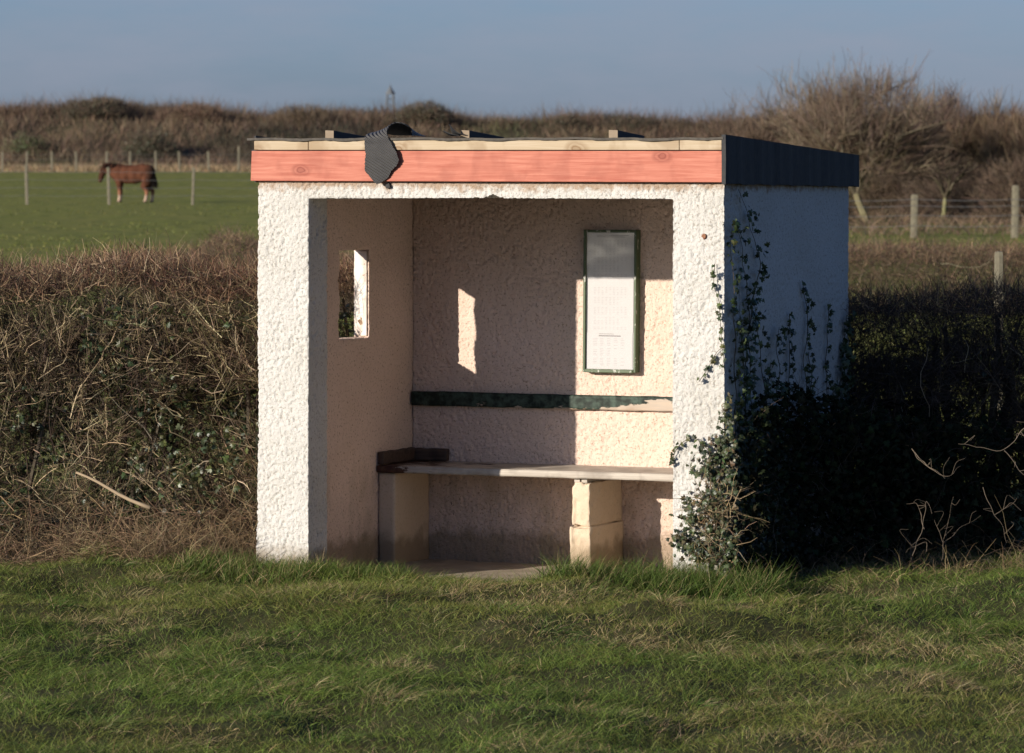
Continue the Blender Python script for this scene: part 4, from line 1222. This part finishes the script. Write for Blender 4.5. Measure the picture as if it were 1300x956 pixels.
# bare trees on the right
def tree(label, px, Y, ptop, wpx, depth=5, trunk_r=.11, trunk_h=.20, twn=9000, seed=1, pal=((.15, .10, .065), (.11, .07, .05), (.19, .14, .085)), tr=.011, multi=1, name='bare_tree', trunkcol=(.20, .19, .10), spread=1.0, group='bare trees behind the right fence', base_py=None, fan=0):
    rs = random.Random(seed)
    X = (px - 650) / F * Y; zg = float(ground(np.array([X]), np.array([Y]))[0])
    H = EYE + (HZ - ptop) * Y / F - zg; Wd = wpx / F * Y / 2
    t = thing(name, label, 'tree', (X, Y, zg), group)
    O = np.array([X, Y, zg])
    trunks, limbs, ends = [], [], []
    def grow(p, d, L, r, lev):
        k = 5; pts = [p]; dd = d
        for j in range(k):
            dd = dd + np.array([rs.gauss(0, .16), rs.gauss(0, .16), rs.gauss(.05, .10)]); dd = dd / np.linalg.norm(dd)
            pts.append(pts[-1] + dd * L / k)
        rad = np.linspace(r, r * .62, k + 1)
        (trunks if lev == 0 else limbs).append((pts, rad))
        if lev >= depth:
            ends.append((pts, dd)); return
        if lev >= depth - 2: ends.append((pts, dd))
        nch = 4 if lev == 0 else 3
        for c in range(nch):
            s = pts[rs.randint(2, k)] if c < nch - 1 and lev > 0 else pts[-1]
            a = rs.uniform(0, 6.28); tilt = rs.uniform(.35, .95) * spread
            out = np.array([math.cos(a), math.sin(a) * .8, 0])
            nd_ = dd * math.cos(tilt) + out * math.sin(tilt); nd_[2] = max(nd_[2], .30)
            nd_ /= np.linalg.norm(nd_)
            grow(s, nd_, L * (rs.uniform(.62, .9) if lev else rs.uniform(1.0, 1.4)), r * .62, lev + 1)
    for m_ in range(multi):
        a = rs.uniform(0, 6.28); off = np.array([math.cos(a), math.sin(a), 0]) * (.12 * H * (multi > 1))
        grow(O + off - np.array([0, 0, .1]), norm(np.array([rs.gauss(0, .12), rs.gauss(0, .1), 1.0])), H * trunk_h, trunk_r, 0)
    allp = np.concatenate([np.array(p) for p, _ in limbs])
    # scale the skeleton to the crown's real size
    mx = np.percentile(np.abs(allp[:, 0] - X), 98); mz = allp[:, 2].max() - zg
    sx, sz = Wd * .88 / mx, H * .88 / mz
    def fit(pts):
        P = np.array(pts) - O; h = np.clip(P[:, 2] / (H * trunk_h), 0, 1)
        P[:, 0] *= 1 + (sx - 1) * h; P[:, 1] *= 1 + (sx - 1) * h; P[:, 2] *= sz; return P + O
    for p, r in trunks:
        v, f, c = pipes([(fit(p), r)], 8, .1, trunkcol); part('trunk', t, v, f, M['bark'], c)
    g0 = pipes([(fit(p), r * .8) for p, r in limbs], 5, .1, (.105, .088, .058))
    ps = np.concatenate([fit(p)[1:] for p, d in ends]); ds = np.concatenate([np.tile(d, (len(p) - 1, 1)) for p, d in ends])
    i = rng.integers(0, len(ps), twn)
    P = ps[i] + rng.normal(size=(twn, 3)) * .05 * H / 4; D = ds[i] * .5 + rand_dir(twn, 1.3) * .8
    pal = np.array(pal)
    g1 = tubes(P, D, rng.uniform(.06, .24, twn) * H, rng.uniform(.35, 1, twn) * tr, 3, .2, pal[rng.integers(0, len(pal), twn)], .2, .35)
    fans = []
    if fan:
        u = rand_dir(fan, .45); u[:, 2] = np.abs(u[:, 2]) * .95 + .05; u = norm(u)
        rr = rng.uniform(.30, .84, (fan, 1)) * (.86 + .28 * vnoise(u * 3 + 5, .5, 9)[:, None])
        Oc = O + np.array([0, 0, H * .26])
        P = Oc + u * rr * np.array([Wd, Wd * .8, H * .74])
        D = norm(u * np.array([Wd, Wd, H * .9])) + rand_dir(fan, .5) * .38
        fans = [sprigs(P, D, rng.uniform(.10, .24, fan) * H * .8, rng.uniform(.4, .9, fan) * tr, pal[rng.integers(0, len(pal), fan)], 3, .14)]
    v, f, c = cat_geo([g0, g1] + fans); part('crown', t, v, f, M['twig'], c)
    return t
tree('largest bare thorn tree, its fan shaped crown rising above the shelter roof\'s right end', 1102, 134, 72, 250, 5, .15, .17, 3800, 3, pal=((.155, .108, .078), (.12, .085, .063), (.19, .145, .095)), spread=.80, trunkcol=(.18, .16, .09), fan=2600)
tree('bare upright tree with reddish twigs behind the two right hand fence posts', 1196, 142, 103, 130, 5, .09, .22, 3000, 5, pal=((.13, .09, .068), (.10, .07, .055)), spread=.75, fan=900)
tree('thin sparse bare tree with few twigs at the right edge', 1262, 140, 112, 110, 4, .07, .26, 2600, 8, spread=.75)
tree('low bushy bare tree just behind the black side fascia', 1000, 140, 116, 170, 5, .08, .18, 6000, 11, pal=((.135, .092, .062), (.105, .074, .052)), multi=2)
tree('small rusty brown bare tree behind the right end of the pink board', 930, 150, 132, 130, 5, .07, .18, 4200, 14, pal=((.125, .082, .06), (.10, .07, .05)), multi=2)
tree('bare tree cut off by the right edge of the view', 1330, 135, 122, 150, 5, .08, .2, 5200, 17, multi=2)
GT = 'thicket behind the right fence'
for (px, Y, pt, w, lab, pal) in ((1048, 128, 222, 70, 'tan brown thicket bush left of the large tree trunk', ((.16, .11, .07), (.12, .08, .05))),
                            (1130, 150, 178, 170, 'dark thicket bush under the large tree crown', ((.085, .06, .042), (.12, .085, .055))),
                            (1235, 148, 178, 170, 'dark thicket bush between the two right hand fence posts', ((.08, .055, .042), (.11, .08, .055))),
                            (1310, 132, 188, 130, 'dark thicket bush at the right edge of the view', ((.085, .06, .042), (.13, .09, .06))),
                            (960, 155, 165, 170, 'rusty thicket bush below the small brown tree', ((.17, .11, .07), (.12, .08, .05))),
                            (1180, 156, 150, 160, 'brown taller thicket bush behind the upright tree', ((.13, .09, .06), (.09, .065, .045))),
                            (1275, 156, 158, 150, 'brown thicket bush behind the thin sparse tree', ((.12, .085, .06), (.085, .06, .045)))):
    shrub(lab, px, Y, pt, w, 5200, pal, .014, group=GT)
def flat_band(n, x0, x1, y0, y1, hm, w, pal):
    x = rng.uniform(x0, x1, n); y = rng.uniform(y0, y1, n)
    P = np.stack([x, y, ground(x, y)], 1); D = rng.normal(size=(n, 3)) * .5; D[:, 2] = 1
    return blades(P, D, rng.uniform(.2, 1, n) * hm, w, 2, .5, np.array(pal)[rng.integers(0, len(pal), n)], .2)
v, f, c = flat_band(16000, 5, 26, 114, 160, .55, .022, [(.22, .155, .10), (.15, .10, .065), (.10, .075, .05)])
tag(link('dead_bracken', mesh_np('dead_bracken', v, f, M['dry'], c)), kind='stuff', label='brown dead bracken on the ground under the bare trees', cat='undergrowth')

# far off tower
tw_y = 2300.0; fz = F / tw_y; txx = (495.5 - 650) / fz
zt_, zb_ = EYE + (HZ - 108) / fz, 0.0
tower = thing('tower', 'tiny distant tower with pointed cap on open legs, on the skyline above the bank', 'tower', (txx, tw_y, 0))
zcap = EYE + (HZ - 119) / fz
steel = m_plain('grey_steel', (.10, .11, .12), (.14, .15, .16), .7, 1, 0)
for sx_ in (-1, 1):
    for sy_ in (-1, 1):
        v, f = pipe([[txx + sx_ * 2.1, tw_y + sy_ * 2.1, 0], [txx + sx_ * 1.55, tw_y + sy_ * 1.5, zcap]], .5, 5); part('leg', tower, v, f, steel)
br_ = []
for k in range(8):
    z = 2 + k * (zcap - 3) / 8; z2 = z + (zcap - 3) / 8
    for sy_ in (-1, 1):
        br_.append(([[txx - 1.9, tw_y + sy_ * 1.7, z], [txx + 1.9, tw_y + sy_ * 1.7, z2]], .12)); br_.append(([[txx + 1.9, tw_y + sy_ * 1.7, z], [txx - 1.9, tw_y + sy_ * 1.7, z2]], .12))
for q_ in br_:
    v, f, c = pipes([q_], 4); part('brace', tower, v, f, steel)
v, f = pipe([[txx, tw_y, zcap - .3], [txx, tw_y, zcap + .8], [txx, tw_y, zcap + 1.6], [txx, tw_y, zt_ - .8], [txx, tw_y, zt_ + .8]], [2.3, 2.2, 1.5, .4, .1], 8); part('cap', tower, v, f, steel)

# ------------------------------------------------------------------ horse
def blended(verts, edges, radii, bounds, h, k=.05, flat=1.2):
    """one continuous body: tapered limbs melted together, sampled on a lattice"""
    def inside(X, Y, Z):
        D = np.full(X.shape, 9.0)
        for a, b in edges:
            A, B = np.array(verts[a]), np.array(verts[b]); d = B - A
            t = np.clip(((X - A[0]) * d[0] + (Y - A[1]) * d[1] + (Z - A[2]) * d[2]) / d.dot(d), 0, 1)
            r = radii[a] * (1 - t) + radii[b] * t
            fl = 1 + (flat - 1) * np.clip(r / .25, 0, 1)
            q = np.sqrt((X - A[0] - t * d[0]) ** 2 + ((Y - A[1] - t * d[1]) * fl) ** 2 + (Z - A[2] - t * d[2]) ** 2) - r
            hh = np.clip(.5 + .5 * (D - q) / k, 0, 1); D = D * (1 - hh) + q * hh - k * hh * (1 - hh)
        return D < 0
    return lattice(inside, bounds, h, lambda P, N: .012 * (vnoise(P, .2, 95) - .5), 4)
YHO = 184.0
hx, hzg = (166 - 650) / F * YHO, 0
hzg = float(ground(np.array([hx]), np.array([YHO]))[0])
horse = thing('horse', 'brown horse with black mane standing side on in the field, head lowered', 'horse', (hx, YHO, hzg))
# facing -x; metres, origin under the trunk
hv = [(.50, 0, 1.10), (.18, 0, 1.04), (-.18, 0, 1.04), (-.50, 0, 1.08), (-.78, 0, 1.20), (-1.04, 0, 1.28), (-1.17, -.01, 1.17), (-1.25, -.02, .96), (-1.29, -.02, .82),
      (.74, 0, 1.10),
      (.80, .13, .80), (.70, .14, .62), (.88, .14, .42), (.86, .14, .13), (.82, .14, .04),
      (.76, -.13, .80), (.60, -.14, .62), (.74, -.14, .42), (.70, -.14, .13), (.66, -.14, .04),
      (-.48, .14, .80), (-.50, .14, .58), (-.48, .14, .38), (-.50, .14, .13), (-.53, .14, .04),
      (-.44, -.14, .80), (-.42, -.14, .58), (-.41, -.14, .38), (-.42, -.14, .13), (-.45, -.14, .04),
      (-1.08, .07, 1.42), (-1.08, -.07, 1.42)]
he = [(0, 1), (1, 2), (2, 3), (3, 4), (4, 5), (5, 6), (6, 7), (7, 8), (0, 9), (9, 10), (10, 11), (11, 12), (12, 13), (13, 14), (9, 15), (15, 16), (16, 17), (17, 18), (18, 19),
      (3, 20), (20, 21), (21, 22), (22, 23), (23, 24), (3, 25), (25, 26), (26, 27), (27, 28), (28, 29), (5, 30), (5, 31)]
hr = [.32, .345, .34, .33, .235, .175, .135, .105, .090, .285,
      .19, .115, .075, .056, .075, .19, .115, .075, .056, .075, .15, .10, .074, .054, .072, .15, .10, .074, .054, .072, .035, .035]
co, hf = blended(hv, he, hr, (-1.45, 1.15, -.46, .46, -.02, 1.62), .021)
n = len(co)
co[:, 2] *= 1.07
a = -.30; xx = co[:, 0] * math.cos(a) - co[:, 1] * math.sin(a); yy = co[:, 0] * math.sin(a) + co[:, 1] * math.cos(a); 
bay = np.array([.080, .032, .018]); darkb = np.array([.035, .018, .012]); pale = np.array([.42, .30, .22]); tan = np.array([.26, .12, .07])
cc = np.tile(bay, (n, 1))
def blend(mask, col): 
    global cc
    cc = cc * (1 - mask[:, None]) + np.array(col) * mask[:, None]
blend(sstep(.60, .35, co[:, 2]) * .8, tan); blend(sstep(.36, .22, co[:, 2]), pale); blend(sstep(.07, .04, co[:, 2]), (.06, .05, .04))
blend(sstep(.62, .95, co[:, 0]) * sstep(.55, .8, co[:, 2]), darkb); blend(sstep(-.98, -1.12, co[:, 0]) * .65, darkb)
co[:, 0], co[:, 1] = xx, yy
cc = cc * (.65 + .7 * vnoise(co, .16, 97)[:, None])
coat = m_attr('horse_coat', .85, 0, .08)
link('body', mesh_np('body', co, hf, coat, cc, True), horse)
def hair(name, anchors, dirs, L, n, col, w=.02):
    i = rng.uniform(0, len(anchors) - 1, n); k = i.astype(int); fr = (i - k)[:, None]; A = np.array(anchors); k2 = np.minimum(k + 1, len(A) - 1)
    P = A[k] * (1 - fr) + A[k2] * fr + rng.normal(size=(n, 3)) * .02
    D = np.tile(np.array(dirs, float), (n, 1)) + rng.normal(size=(n, 3)) * .12
    x, y = P[:, 0].copy(), P[:, 1].copy(); P[:, 0] = x * math.cos(a) - y * math.sin(a); P[:, 1] = x * math.sin(a) + y * math.cos(a); P[:, 2] *= 1.07
    v, f, c = blades(P + BASE[horse.name], D, rng.uniform(.7, 1.1, n) * L, w, 3, .3, col, .2)
    part(name, horse, v, f, coat, c)
hair('mane', [(-.38, 0, 1.38), (-.65, 0, 1.42), (-.90, 0, 1.43), (-1.10, 0, 1.43)], (-.05, -.75, -.45), .28, 900, (.02, .014, .012), .03)
hair('mane', [(-1.08, -.02, 1.44), (-1.22, -.02, 1.32)], (-.35, -.2, -.9), .18, 160, (.02, .014, .012), .03)
hair('tail', [(.93, 0, 1.22), (.97, 0, 1.12), (.99, 0, 1.0)], (.04, -.03, -1), .58, 700, (.022, .016, .014), .03)

# ------------------------------------------------------------------ camera, light, sky
cam = bpy.data.cameras.new('camera'); co_ = bpy.data.objects.new('camera', cam); COL.objects.link(co_)
cam.sensor_width = 36; cam.lens = F / 1300 * 36; cam.shift_y = (HZ - 478) / 1300.0
cam.clip_end = 20000; cam.clip_start = .5
co_.location = (0, 0, EYE); co_.rotation_euler = (R(90), 0, 0)
cam.dof.use_dof = True; cam.dof.focus_distance = 22.9; cam.dof.aperture_fstop = 9.5
scene.camera = co_

AZ = np.array([-.7749, -.6320]); EL = R(14.1)
sun = bpy.data.lights.new('sun', 'SUN'); sun.energy = 4.8; sun.angle = R(.55); sun.color = (1.0, .905, .78)
so = bpy.data.objects.new('sun', sun); COL.objects.link(so)
dirv = Vector((AZ[0] * math.cos(EL), AZ[1] * math.cos(EL), math.sin(EL)))
so.rotation_euler = dirv.to_track_quat('Z', 'Y').to_euler()
so.location = (-30, -20, 20)

w = bpy.data.worlds.new('World'); scene.world = w; w.use_nodes = True
nt = w.node_tree; bg = nt.nodes['Background']
sky = nt.nodes.new('ShaderNodeTexSky'); sky.sky_type = 'NISHITA'; sky.sun_disc = False
sky.sun_elevation = EL; sky.sun_rotation = math.atan2(AZ[0], AZ[1])
sky.air_density = .65; sky.dust_density = 1.0; sky.ozone_density = 4.0; sky.altitude = 0
tc_ = nt.nodes.new('ShaderNodeTexCoord'); mp_ = nt.nodes.new('ShaderNodeMapping'); mp_.inputs['Scale'].default_value = (1, 1, 4)
nt.links.new(tc_.outputs['Generated'], mp_.inputs[0])
veil = ramp(nt, noise_n(nt, mp_.outputs[0], 14, 5, .6), [(.36, (.34, .34, .34)), (.70, (.74, .74, .74))])
sz_ = nd(nt, 'ShaderNodeSeparateXYZ'); nt.links.new(tc_.outputs['Generated'], sz_.inputs[0])
low_ = nd(nt, 'ShaderNodeMapRange'); nt.links.new(sz_.outputs[2], low_.inputs[0])
low_.inputs[1].default_value = .02; low_.inputs[2].default_value = .30; low_.inputs[3].default_value = 1; low_.inputs[4].default_value = 0
veil = mixc(nt, 1.0, veil, low_.outputs[0], 'MULTIPLY')
tint = mixc(nt, 1.0, sky.outputs[0], (.85, .95, 1.10), 'MULTIPLY')
nt.links.new(mixc(nt, veil, tint, (2.95, 3.15, 3.95)), bg.inputs[0]); bg.inputs[1].default_value = .08
scene.view_settings.view_transform = 'Standard'; scene.view_settings.look = 'None'
scene.view_settings.exposure = 0.42; scene.view_settings.gamma = 1.0
scene.cycles.use_denoising = True
scene.cycles.max_bounces = 8; scene.cycles.transparent_max_bounces = 12
scene.cycles.sample_clamp_indirect = 4
